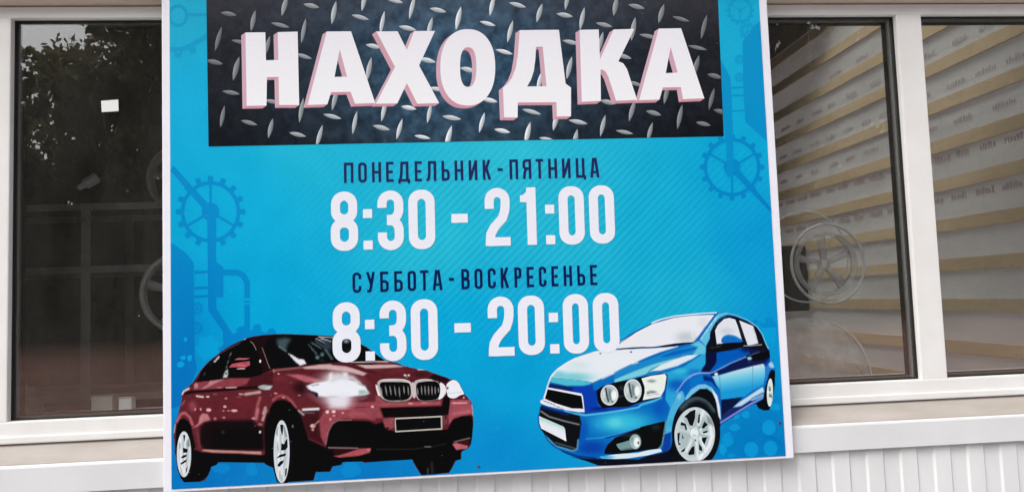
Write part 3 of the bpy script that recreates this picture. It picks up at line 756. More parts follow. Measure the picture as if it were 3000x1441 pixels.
def write(zn, items, ytop, ybot, s, col, lay, name, parent):
    """items: (char, x0, x1[, y0, y1]) in zoom pixels; ytop/ybot: lines ((x, y), (x, y))"""
    x_, y_, z = ZR[zn]
    ln = lambda l, x: l[0][1] + (l[1][1] - l[0][1]) * (x - l[0][0]) / (l[1][0] - l[0][0])
    for it in items:
        ch, x0, x1 = it[:3]
        yt, yb = (it[3], it[4]) if len(it) > 3 else (ln(ytop, (x0 + x1) / 2), ln(ybot, (x0 + x1) / 2))
        w, h = x1 - x0, yb - yt
        lean = max(0.0, (x_ + x0 / z - 560) * 3.1e-5); w2 = w - lean * h * .9; w2 = max(w2, s)
        slope = (ytop[1][1] - ytop[0][1]) / (ytop[1][0] - ytop[0][0])
        A = Art()
        def mp(p):
            p = np.asarray(p, float)
            return np.stack([x_ + (x0 + p[:, 0] + lean * p[:, 1]) / z, y_ + (yt + p[:, 1] + slope * (p[:, 0] - w / 2)) / z], 1)
        pieces = glyph(ch, w2, h, s) if ch not in '-:.' else [rect(0, 0, w2, h)]
        for k, (o, hl) in enumerate(pieces):
            A.shape(mp(o), col, lay=lay + .004 * k, holes=[mp(q) for q in hl])
        A.build({'-': 'hyphen', ':': 'colon_dot'}.get(ch, name), parent)
NAVY = (36, 40, 92); NAVY2 = (16, 26, 84); WHITE = (231, 233, 244)
def boxes(chars, xs): return [(c, a, b_) for c, (a, b_) in zip(chars, xs)]
t1 = boxes('ПОНЕДЕЛЬНИК', [(188, 268), (305, 378), (418, 495), (533, 598), (632, 733), (768, 830), (862, 948), (988, 1058), (1095, 1170), (1210, 1285), (1325, 1398)])
t1 += [('-', 1450, 1492, 205, 228)] + boxes('ПЯТНИЦА', [(1545, 1620), (1652, 1728), (1760, 1828), (1862, 1940), (1975, 2050), (2088, 2175), (2205, 2285)])
write('Q', t1, ((188, 160), (2285, 119)), ((188, 326), (2285, 280)), 22, NAVY, .45, 'letter', sign)
t3 = boxes('СУББОТА', [(258, 333), (370, 445), (485, 558), (600, 673), (710, 782), (812, 885), (915, 998)]) + [('-', 1050, 1092, 206, 230)]
t3 += boxes('ВОСКРЕСЕНЬЕ', [(1150, 1222), (1258, 1328), (1367, 1437), (1472, 1545), (1585, 1648), (1685, 1750), (1785, 1852), (1888, 1950), (1988, 2062), (2100, 2170), (2205, 2268)])
write('R', t3, ((258, 163), (2268, 100)), ((258, 331), (2268, 265)), 22, NAVY2, .45, 'letter', sign)
d2 = [('8', 78, 307, 396, 882), (':', 345, 421, 540, 613), (':', 350, 427, 797, 871), ('3', 462, 682, 387, 876), ('0', 715, 940, 381, 868), ('-', 1070, 1206, 578, 652),
      ('2', 1340, 1557, 366, 841), ('1', 1630, 1772, 362, 833), (':', 1838, 1914, 503, 577), (':', 1847, 1923, 753, 828), ('0', 1945, 2167, 352, 830), ('0', 2193, 2415, 345, 822)]
write('Q', d2, ((78, 396), (2300, 346)), ((0, 0), (1, 0)), 75, WHITE, .95, 'digit', sign)
d4 = [('8', 92, 328, 406, 898), (':', 362, 440, 549, 627), (':', 367, 443, 808, 884), ('3', 480, 704, 392, 888), ('0', 735, 963, 381, 878), ('-', 1095, 1231, 577, 653),
      ('2', 1365, 1589, 359, 846), ('0', 1612, 1840, 351, 838), (':', 1868, 1946, 492, 569), (':', 1880, 1956, 748, 825), ('0', 1980, 2202, 339, 826), ('0', 2226, 2452, 330, 818)]
write('R', d4, ((92, 406), (2400, 332)), ((0, 0), (1, 0)), 76, WHITE, .95, 'digit', sign)
for c in ((1402, 1366), (2285, 1237)):
    w_ = unproj(*c, YS)
    bm = bmesh.new(); bm_tube(bm, [(w_[0], YS + .001, w_[2]), (w_[0], YS - .0018, w_[2]), (w_[0], YS - .0024, w_[2])], [.0042, .0042, .0024], 10)
    bm_obj('screw', bm, M['screw'], sign)

# ================================================================== printed cars
BOTTOM = lambda P: np.stack([P[:, 0], np.minimum(P[:, 1], 1432 - .0534 * (P[:, 0] - 499) - .5)], 1)
# ---- dark red car with lit headlamps
red_out = BOTTOM(pp('A 160,985 168,935 195,890 270,830 330,775 400,670 450,590 520,510 600,430 690,360 780,290 880,230 960,185 1060,145 1135,105 1250,75 1400,55 1546,45 '
  'B 150,38 350,45 550,52 720,60 900,72 1100,98 1250,145 1330,195 1420,240 1500,300 1546,338 C 70,80 140,125 230,150 330,165 400,200 520,235 620,255 740,268 850,310 950,345 1060,380 1130,412 '
  '1200,415 1260,470 1310,570 1345,640 1420,715 1455,770 1465,850 1475,970 1475,1080 F 1472,250 1460,400 1440,520 1400,575 1300,625 1295,740 1210,765 1160,870 1110,945 900,968 690,980 640,910 580,810 555,745 400,755 200,765 0,780 '
  'E 1380,795 1330,775 1050,785 1030,825 900,850 860,930 690,935 650,930 610,1060 180,1088 120,1102 60,1085 20,960 0,870 D 1450,830 1410,795 720,785 690,830 620,850 570,980 510,1060 440,1080 200,1090 150,1020 100,900 80,700 60,650 60,560 45,400 50,300 65,210 100,110 130,0 A 150,1090 172,1010'))
BLK = (7, 7, 8)
red_ops = [
 # roof and cabin
 ('p', 'A 410,760 330,780 600,430 880,230 1135,105 1400,55 1546,45 B 350,45 900,72 1330,195 C 140,125 B 1546,470 900,470 480,520 0,570 A 1390,640', (26, 9, 14), 20),
 ('p', 'A 410,755 440,640 520,520 640,420 740,340 900,250 1060,170 1140,140 1210,130 1300,200 1310,300 1370,450 1390,600 1370,660 1210,700 870,700 600,745', (8, 7, 8), 14),
 ('l', 'A 300,830 400,690 520,520', 40, (86, 34, 50), 30), ('l', 'A 600,430 740,345 900,245 1060,175', 8, (120, 96, 112), 8), ('e', 'A 1110,112', 32, 18, (235, 225, 235)),
 # shoulder band
 ('p', 'A 380,775 600,745 870,712 1210,705 1150,790 1050,825 800,850 600,880 330,905 350,850', (142, 60, 77), 14), ('p', 'A 600,745 800,725 700,770 590,830 460,880 500,840 560,800', (188, 128, 142), 20),
 ('e', 'A 385,820', 40, 55, (190, 118, 136)), ('e', 'A 740,850', 50, 16, (200, 120, 135)),
 ('p', 'A 1210,705 1370,660 1546,590 1546,800 1320,830 1150,830 1160,780', (72, 22, 33), 26),
 ('l', 'A 200,938 330,912 800,880 1050,858 1330,845', 42, (20, 6, 9), 26), ('l', 'A 840,850 990,843', 17, (215, 178, 182), 10),
 ('p', 'A 1310,832 1400,805 1540,820 1500,880 1420,885 1350,865', (158, 172, 172), 12), ('l', 'A 1440,860 1500,840', 20, (205, 208, 205), 14),
 ('l', 'A 172,945 200,900 275,862', 32, (228, 200, 210), 16),
 # flank
 ('e', 'A 330,1130', 90, 110, (150, 68, 88), 1, .9), ('e', 'A 1100,1080', 260, 110, (112, 34, 47), 1, .8), ('e', 'A 700,1060', 150, 90, (92, 30, 42), 1, .8),
 ('l', 'A 395,975 490,990', 28, (228, 195, 200), 14), ('e', 'A 560,985', 34, 17, (222, 190, 195)), ('e', 'A 670,945', 48, 22, (112, 78, 82), .7), ('l', 'A 1130,948 1345,915', 40, (198, 164, 170), 30), ('l', 'A 1040,945 1090,950', 24, (215, 150, 160), 14),
 ('e', 'A 835,1010', 26, 17, (196, 118, 128)), ('e', 'A 1030,990', 55, 16, (152, 74, 84), .7), ('e', 'A 818,1135', 30, 22, (235, 172, 182)), ('e', 'A 575,1185', 46, 32, (242, 180, 190)), ('e', 'A 455,1175', 17, 25, (225, 142, 156)),
 ('e', 'A 960,1195', 62, 22, (238, 168, 178)), ('e', 'A 875,1197', 24, 13, (225, 150, 160)), ('e', 'A 800,1195', 16, 12, (225, 150, 160)), ('l', 'A 1350,1000 1310,1120 1310,1237', 44, (165, 82, 96), 34), ('l', 'A 1430,1150 1400,1237', 40, (190, 152, 158), 24),
 ('e', 'A 370,1175', 16, 30, (215, 130, 148)), ('l', 'A 210,1050 160,1120', 16, (150, 95, 125), 12), ('e', 'A 200,1225', 60, 26, (180, 90, 115), .8), ('l', 'A 325,920 330,1010', 8, (50, 12, 20), 8, .7),
 ('l', 'D 95,180 150,62 220,48 290,112 332,225', 38, (180, 96, 116), 22), ('p', 'D 440,100 480,50 560,60 600,150 480,190 400,250 330,275 420,200', (198, 122, 136), 24), ('e', 'D 672,135', 30, 28, (205, 118, 132)), ('e', 'D 805,115', 30, 18, (206, 122, 134)),
 ('l', 'D 1310,0 1290,130', 50, (186, 104, 122), 34), ('e', 'D 1250,130', 34, 22, (222, 150, 165)), ('l', 'D 1440,0 1390,150', 40, (190, 142, 152), 22), ('e', 'D 1350,220', 46, 24, (164, 104, 118)),
 ('p', 'D 450,260 520,190 640,160 1240,150 1300,230 1390,260 1400,560 1370,600 700,600 500,590 440,500', (17, 8, 10), 60), ('p', 'D 640,300 1380,300 1400,590 620,590', (9, 7, 8), 60),
 ('l', 'D 400,300 440,560', 30, (118, 54, 68), 30), ('e', 'D 1350,330', 19, 26, (235, 215, 220)), ('e', 'D 790,335', 34, 34, (44, 34, 32)),
 ('p', 'D 330,580 470,640 1400,680 1546,600 1546,850 1450,840 1410,800 720,795 690,840 620,860 560,1000 440,1090 190,1095 130,1000 70,600 80,320 95,220 130,150 200,125 260,160 310,240 330,350 380,560', BLK, 14),
 ('p', 'D 460,612 490,595 1000,615 1370,628 1372,672 1000,648 640,642', (192, 138, 144), 12), ('l', 'D 66,220 50,340', 20, (176, 180, 182), 14), ('l', 'D 55,430 66,640', 14, (70, 80, 112), 12),
 # front fender and arch
 ('e', 'B 430,850', 190, 130, (42, 12, 18), 1), ('p', 'B 200,650 400,640 600,700 740,740 640,770 480,760 300,690', (184, 94, 114), 36), ('e', 'B 100,720', 130, 60, (120, 40, 54), 1, .8),
 ('l', 'B 0,1040 60,985 130,965 220,1000 300,1080 340,1140', 42, (160, 72, 88), 24), ('e', 'B 155,995', 28, 15, (235, 140, 158)), ('e', 'B 40,935', 34, 18, (215, 130, 145)), ('e', 'B 265,770', 30, 14, (125, 70, 78), .7), ('e', 'B 395,965', 32, 14, (190, 140, 142), .6),
 ('e', 'B 15,600', 24, 28, (205, 155, 160)), ('e', 'B 80,640', 18, 15, (232, 194, 196)),
 ('p', 'A 1480,1237 1500,1160 1546,1080 B 60,1040 160,1030 260,1070 340,1160 400,1237 E 430,100 500,300 540,450 700,520 790,560 800,700 900,800 870,930 640,940 615,1070 50,1095 0,880 D 1430,860 1420,560 1410,260 1450,60', BLK, 20),
 ('e', 'E 298,245', 12, 34, (120, 118, 104)), ('p', 'E 430,60 560,40 690,20 700,300 780,520 640,470 540,420 480,250', (62, 18, 27), 50),
 ('l', 'B 455,1180 690,1168', 36, (216, 216, 222), 14), ('l', 'B 390,1195 E 460,70', 30, (156, 148, 152), 18), ('l', 'E 480,40 620,45', 20, (110, 80, 88), 16), ('l', 'B 450,1210 660,1205', 10, (25, 20, 60), 8),
 # bonnet
 ('p', 'B 0,610 430,560 800,575 1100,600 1420,665 1546,640 C 330,180 620,270 1100,420 1050,480 970,440 560,460 20,430 0,700 B 1400,800 1250,680 900,640 740,735 500,650 200,640', (92, 30, 41), 30),
 ('p', 'B 430,542 700,502 1000,488 1200,550 1420,635 1360,668 1100,602 800,572 480,567', (206, 168, 177), 18), ('l', 'B 0,590 430,545', 24, (150, 90, 98), 18), ('l', 'B 900,492 1100,508 1300,565 1546,625', 34, (74, 20, 32), 20),
 ('p', 'B 1250,500 1546,505 C 300,192 470,222 250,240 0,250 B 1400,560', (206, 172, 180), 18), ('l', 'B 1180,464 1546,454 C 190,148', 18, (196, 188, 190), 8), ('l', 'B 1200,490 1500,496', 18, (18, 8, 10), 8),
 ('e', 'C 440,214', 66, 14, (176, 188, 204)), ('e', 'C 690,262', 84, 16, (200, 206, 216)), ('p', 'C 880,335 1060,388 1120,420 1060,470 960,440 800,400', (24, 9, 18), 22), ('p', 'C 250,170 380,190 500,235 400,215', (48, 12, 32), 12),
 ('e', 'C 300,290', 230, 70, (108, 38, 48), 1, .7), ('e', 'C 700,340', 170, 70, (62, 18, 27), 1, .8), ('e', 'C 450,352', 30, 20, (228, 200, 200)), ('e', 'C 502,356', 20, 17, (232, 205, 205)), ('e', 'C 470,385', 24, 13, (170, 130, 132)), ('e', 'C 478,350', 10, 14, (60, 30, 35)),
 # bumper
 ('p', 'B 1080,1080 1546,1060 C 0,650 60,680 160,760 600,750 1000,735 985,800 60,840 110,1000 C 0,1000 E 1546,160 1400,135 1050,125 940,165 870,245 820,375 780,520 720,400 700,150 780,0 B 700,1160', (152, 68, 86), 24),
 ('l', 'C 100,790 500,790 950,772', 44, (168, 82, 97), 24), ('e', 'C 530,778', 46, 17, (226, 150, 160)), ('e', 'C 740,770', 70, 14, (200, 112, 126)), ('l', 'B 700,1170 1100,1160 1546,1130', 8, (90, 30, 42), 8),
 ('e', 'E 820,30', 32, 30, (255, 205, 215)), ('e', 'E 915,25', 36, 27, (250, 198, 208)), ('e', 'E 865,140', 20, 26, (228, 146, 165)), ('e', 'E 920,85', 26, 20, (220, 140, 158)), ('e', 'E 1055,45', 24, 17, (228, 150, 166)), ('e', 'B 1500,1135', 34, 22, (232, 160, 172)),
 ('e', 'E 600,240', 50, 34, (226, 184, 184)), ('l', 'E 620,230 690,168', 24, (176, 124, 130), 16), ('e', 'E 600,292', 28, 26, (200, 150, 152)), ('e', 'E 1250,60', 200, 50, (176, 88, 106), 1, .7),
 ('p', 'E 800,545 830,400 870,250 960,175 1080,160 1200,160 1450,170 1546,215 F 100,180 200,290 300,330 F 1000,300 1090,290 1160,150 1300,95 1450,85 1480,200 1460,480 1400,590 1290,640 1290,750 1200,770 1110,950 690,985 560,755 0,790 E 1330,785 1030,835 870,860 780,700', BLK, 16),
 ('l', 'E 795,515 828,335 895,205 985,152 1180,148', 18, (148, 104, 114), 14),
 ('l', 'E 840,570 1280,575', 18, (142, 112, 112), 10), ('p', 'E 910,692 1000,680 1140,640 1300,580 1480,575 1462,642 1280,692 1000,716', (176, 78, 96), 12), ('p', 'E 900,600 1280,590 1100,640 920,680', (44, 10, 16), 16), ('e', 'E 1440,600', 40, 26, (215, 130, 145), .8),
 ('p', 'C 75,845 1000,820 1040,640 1120,680 1120,950 1000,975 130,992', (9, 7, 8), 12),
 ('p', 'C 110,1000 280,990 285,1130 200,1180 140,1130', (150, 72, 88), 20), ('p', 'C 1000,960 1100,950 1082,1080 1020,1120', (118, 58, 68), 18), ('e', 'C 190,1150', 24, 24, (50, 16, 22)),
 ('p', 'C 1130,745 1160,720 1420,720 1450,790 1457,940 1300,962 1180,1002 1108,1095 1100,960', (164, 76, 95), 14), ('p', 'C 1210,660 1340,650 1420,718 1200,716', (84, 18, 44), 10), ('l', 'C 1170,772 1380,770', 19, (232, 178, 190), 14), ('l', 'C 1190,930 1410,895', 46, (192, 104, 124), 34), ('e', 'C 1335,690', 20, 14, (225, 170, 190)),
 ('l', 'C 1457,800 1470,960', 12, (226, 222, 232), 8), ('p', 'F 1160,512 1220,492 1400,540 1390,580 1220,602', (190, 98, 116), 12), ('l', 'F 1190,482 1420,424', 19, (126, 100, 100), 10), ('p', 'F 1240,500 1420,445 1422,540 1310,520', (66, 10, 21), 10),
 ('l', 'F 20,592 560,590 850,556 1060,512', 14, (36, 31, 28), 14), ('e', 'F 790,555', 66, 12, (112, 108, 98)), ('l', 'F 790,880 790,970', 16, (76, 76, 78), 18), ('l', 'F 850,800 860,960', 40, (34, 35, 37), 30), ('e', 'F 1060,100', 14, 60, (50, 20, 26)),
]
def red_paint(P):
    C = paint(P, (100, 34, 46), red_ops)
    m = np.clip((C[:, 0] - C[:, 1] - 18) / 30, 0, 1)[:, None]              # browner reds, neutral highlights
    n = np.array([mnoise.noise(Vector((a / 16, b_ / 11, 5))) for a, b_ in P])[:, None]
    return C * (1 - m + m * np.array([.94, .97, .90])) * (1 + .10 * n * m)
red = art('car_print', sign, red_out, red_paint, (), lay=.34, step=2.5)
red['label'] = 'dark red printed car with glaring headlamps under the lower opening hours'
art('windscreen', red, pp('B 0,75 150,62 700,76 900,88 1100,112 1250,158 1330,205 1500,312 C 140,135 B 1546,446 1200,458 900,464 480,512 300,538 0,555 A 1500,550 1470,470 1420,340 1400,250 1470,120'), (7, 8, 10),
    [('p', 'B 60,120 180,95 270,120 220,200 190,290 110,250 60,190', (60, 80, 86), 60), ('l', 'B 90,225 200,300', 18, (105, 130, 120), 16), ('p', 'B 225,330 290,360 370,410 470,430 505,490 410,512 340,460', (228, 228, 238), 12),
     ('l', 'B 650,110 800,185', 16, (160, 174, 184), 14), ('l', 'B 720,105 870,152', 20, (190, 196, 206), 14), ('l', 'B 580,170 720,250', 14, (104, 128, 134), 14), ('l', 'B 540,205 660,335', 14, (80, 100, 106), 14), ('l', 'B 640,150 780,240', 12, (90, 112, 120), 12),
     ('e', 'B 820,220', 110, 110, (44, 62, 76), 1, .9), ('l', 'B 790,275 890,415', 26, (78, 102, 112), 22), ('e', 'B 670,392', 48, 46, (92, 126, 136), .8), ('e', 'B 742,350', 46, 46, (78, 112, 122), .8), ('l', 'B 590,270 640,340', 10, (70, 88, 92), 10),
     ('e', 'B 1105,150', 70, 45, (126, 160, 170), .9), ('e', 'B 1105,95', 70, 22, (30, 170, 195), .8), ('l', 'B 700,74 900,90', 16, (206, 206, 216), 12), ('e', 'B 1130,285', 60, 50, (26, 28, 32), .9), ('e', 'B 740,440', 60, 30, (32, 36, 38), .9)], lay=.40, step=3.4)
art('side_window', red, pp('A 412,752 440,642 520,522 640,424 740,345 900,256 1060,176 1140,148 1205,140 1285,205 1300,300 1362,450 1382,600 1362,652 1210,694 870,694 600,740'), (8, 7, 8),
    [('p', 'A 645,462 730,368 742,388 668,468', (204, 200, 210), 10), ('l', 'A 915,322 870,440 830,590', 8, (120, 120, 126), 8), ('p', 'A 825,605 860,568 868,640 852,702 788,705 800,660', (188, 194, 194), 14), ('e', 'A 840,640', 14, 26, (60, 66, 66)),
     ('l', 'A 500,680 520,630', 9, (90, 96, 100), 8), ('l', 'A 600,520 615,480', 8, (80, 80, 100), 8)], lay=.40, step=3.4)
art('pillar_trim', red, stroke_poly(pp('A 1205,152 1250,190 1275,240 1292,285'), 12 / 5.153), (128, 112, 108), lay=.43)
art('pillar_trim', red, stroke_poly(pp('A 1380,245 1420,350 1465,480 1500,562'), 14 / 5.153), (116, 92, 92), lay=.44)
A = Art(); A.shape(pp('A 870,555 940,470 1000,405 1200,395 1215,450 1205,530 1150,585 900,590'), (9, 8, 9), (), .45)
A.shape(pp('A 960,430 1020,402 1200,405 1140,426'), (176, 98, 104), (), .46)
A.shape(pp('A 878,542 930,490 1060,466 1190,450 1200,510 1130,542 980,540'), (178, 80, 94), [('e', 'A 1070,510', 70, 14, (205, 110, 122)), ('e', 'A 1120,480', 30, 14, (140, 60, 72))], .47, (), 3)
A.shape(pp('A 995,562 1060,550 1130,556 1120,570 1010,574'), (186, 158, 158), (), .48); A.build('mirror', red)
art('lamp_spot', red, zell('A 1352,450', 15, 24), (228, 222, 218), lay=.45)
for nm, c, rx, ry, darks in (('wheel', 'D 202,667', 108, 345, ['D 188,378 222,376 216,440 205,488 195,430', 'D 185,568 262,590 250,640 190,646', 'D 150,722 190,682 245,670 240,700 190,726', 'D 148,802 240,740 240,776 200,802 158,828', 'D 235,880 258,840 252,900 224,972']),
                             ('wheel', 'E 130,628', 120, 474, ['E 105,222 156,218 150,330 140,392 115,300', 'E 180,480 215,420 222,560 190,602 120,612 125,500 170,516', 'E 48,732 100,675 196,650 190,690 110,712', 'E 64,832 100,780 166,750 150,802 90,862', 'E 185,890 212,870 205,960 178,1022'])):
    greys = {'D': ['D 255,450 275,430 292,530 262,572 240,520', 'D 150,830 165,900 176,985 155,940', 'D 130,500 145,480 150,560 132,610'], 'E': ['E 60,250 76,260 66,400 44,352', 'E 98,900 112,960 112,1062 94,1000', 'E 68,470 86,600 80,642 64,560', 'E 150,240 175,250 215,400 190,420 165,330', 'E 128,980 138,980 140,1080 128,1080']}[c[0]]
    A = Art(); cc = pp(c)[0]
    A.shape(BOTTOM(ell((cc[0] + 4, cc[1] + 2), rx / 5.153 * 1.30, ry / 5.153 * 1.08)), (9, 9, 10), (), .41)
    A.shape(BOTTOM(zell(c, rx, ry, 36)), (208, 215, 222), [('e', c, rx * .86, ry * .9, (176, 186, 192), .5), ('l', c[0] + ' ' + '%d,%d %d,%d' % (float(c[2:].split(',')[0]) - 60, float(c.split(',')[1]) - ry * .7, float(c[2:].split(',')[0]) - 30, float(c.split(',')[1]) + ry * .8), 40, (228, 232, 236), 24),
            ('l', c[0] + ' ' + '%d,%d %d,%d' % (float(c[2:].split(',')[0]) + 20, float(c.split(',')[1]) - ry * .75, float(c[2:].split(',')[0]) + 5, float(c.split(',')[1]) + ry * .8), 26, (226, 230, 234), 20)] + [('p', g, (126, 138, 142), 14) for g in greys], .42, (), 3)
    for k, dk in enumerate(darks): A.shape(BOTTOM(pp(dk)), (12, 16, 18), (), .43 + .004 * k)
    A.build(nm, red)
# kidney grilles
for outer, inner, bx in (('C 20,470 60,425 150,405 400,405 500,430 545,470 560,620 545,700 480,745 330,760 170,750 80,690 40,600', 'C 60,470 130,450 480,455 525,490 540,620 520,690 450,730 200,735 110,690 70,560', [(75, 520, 105, 655), (145, 500, 175, 665), (215, 505, 240, 662), (285, 505, 310, 672), (355, 515, 370, 692), (425, 505, 438, 642), (490, 510, 503, 662)]),
                         ('C 575,460 620,425 730,405 860,415 960,455 992,560 988,660 950,720 800,748 680,748 620,695 600,600 590,500', 'C 612,470 730,445 880,440 962,470 980,580 970,680 900,725 700,740 640,700 614,600', [(630, 540, 645, 655), (692, 505, 702, 655), (745, 505, 755, 655), (798, 505, 806, 660), (850, 505, 856, 655), (900, 515, 904, 650), (950, 535, 956, 620)])):
    A = Art(); A.shape(smooth_closed(pp(outer)), (176, 168, 168), [('l', 'C 60,425 400,408 540,460', 30, (216, 208, 208), 14), ('l', 'C 600,440 730,412 860,420', 24, (208, 204, 204), 14), ('l', 'C 100,720 330,756 520,725', 26, (96, 96, 92), 16), ('l', 'C 660,740 800,748 940,720', 22, (70, 66, 66), 14), ('l', 'C 880,425 985,520 985,640', 22, (70, 70, 72), 14)], .42, (), 4)
    A.shape(smooth_closed(pp(inner)), (8, 9, 11), (), .44)
    for k, (x0, y0, x1, y1) in enumerate(bx): A.shape(lens(pp('C %d,%d' % ((x0 + x1) / 2, (y0 + y1) / 2))[0], math.hypot(x1 - x0, y1 - y0) / 5.153, 22 / 5.153, math.atan2(y1 - y0, x1 - x0), 0), (118, 116, 116), (), .45 + .002 * k)
    A.build('grille', red)
art('grille_trim', red, pp('C 0,490 22,500 70,640 76,670 40,660 10,560'), (228, 218, 220), lay=.46)
art('grille_trim', red, pp('C 530,480 560,455 600,480 612,560 608,680 585,700 560,680 548,600'), (198, 188, 190), lay=.47)
def glow(name, outer, ops, base=(232, 234, 243)):
    return art(name, red, smooth_closed(pp(outer)), base, ops, lay=.45, step=3)
# headlamps: glare painted as soft light patches over the wing
fade = (150, 66, 82)
hl = art('headlamp', red, pp('B 440,720 760,560 1120,540 1380,640 1500,800 1520,960 1300,1060 1200,1180 800,1190 660,1080 460,960'), red_paint,
    [('e', 'B 960,860', 480, 300, (205, 180, 190), 1, .75), ('e', 'B 980,720', 300, 170, (222, 220, 226), 1, .9), ('e', 'B 990,1040', 300, 170, (228, 220, 228), 1, .95),
     ('p', 'B 500,825 620,778 760,758 900,730 1100,725 1280,760 1390,830 1455,935 1400,960 1150,985 950,1000 690,980 560,900', (232, 234, 243), 26),
     ('p', 'B 850,640 890,620 910,760 840,760', (226, 228, 236), 50), ('p', 'B 1060,620 1120,620 1130,760 1050,760', (228, 230, 238), 50), ('p', 'B 850,960 1130,960 1120,1100 1090,1150 870,1150', (224, 220, 230), 120, .85), ('l', 'B 900,740 1000,690 1200,700 1300,780', 40, (205, 208, 212), 50),
     ('l', 'B 545,892 670,968', 26, (24, 20, 44), 12), ('p', 'B 600,900 680,930 680,990 640,985', (28, 26, 48), 14), ('l', 'B 590,818 690,802', 14, (130, 136, 132), 12), ('p', 'B 1290,890 1380,880 1440,932 1300,946', (160, 188, 186), 24), ('l', 'B 1290,790 1390,830 1450,930', 14, (150, 158, 158), 12), ('l', 'B 1290,945 1440,945', 10, (110, 150, 150), 10), ('l', 'B 680,972 1000,992', 8, (170, 172, 196), 8),
     ('e', 'B 1380,1010', 120, 30, (120, 90, 100), 1, .6)], lay=.42, step=3.2)
glow('headlamp', 'C 1065,500 1110,450 1180,415 1250,455 1300,560 1345,640 1280,650 1200,705 1100,690 1075,610', [('e', 'C 1085,545', 20, 24, (40, 30, 45)), ('l', 'C 1070,625 1300,610', 12, (196, 204, 214), 12), ('e', 'C 1095,420', 40, 30, (170, 160, 185), .7)])
glow('headlamp_glare', 'C 962,450 1040,490 1070,560 1062,640 1000,705 940,730 985,600', [('e', 'C 1050,660', 30, 60, (190, 170, 180), .9)], (226, 226, 233))
A = Art(); A.shape(pp('C 290,1005 300,995 1000,962 1008,970 1012,1160 1005,1170 310,1212 298,1205'), (182, 178, 168), (), .42)
A.shape(pp('C 304,1018 985,985 990,1150 315,1190'), (7, 8, 10), (), .43); A.build('number_plate', red)

# ---- bright blue hatchback
blue_out = BOTTOM(pp('H 945,1145 760,1080 560,1020 400,940 260,860 170,770 110,650 60,590 35,500 25,395 50,370 60,270 80,240 65,190 G 65,890 110,840 135,780 160,690 200,560 240,490 330,400 450,320 600,238 750,185 880,145 960,130 1100,122 1180,112 '
  'I 45,570 75,530 90,495 200,425 330,350 550,245 700,185 900,135 1100,103 1300,83 1546,72 J 400,80 540,72 700,112 870,180 1020,285 1095,390 1155,530 1208,640 1217,740 1217,800 1258,828 1288,910 1292,1000 1287,1150 L 1272,250 1242,400 1200,518 1130,524 1040,492 1000,418 900,462 700,592 472,737 458,800 442,920 402,1050 342,1180 300,1250 K 1100,1180 850,1180 0,1190 H 1100,1160'))
def door_grad(P):
    t = np.clip((P[:, 1] - (1083 - (P[:, 0] - 2090) * .18)) / 72, 0, 1)[:, None]
    a, b_, c = np.array([228., 230, 240]), np.array([110., 198, 225]), np.array([22., 150, 212])
    return np.where(t < .5, a + (b_ - a) * t * 2, b_ + (c - b_) * (t * 2 - 1))
NV = (8, 18, 62)
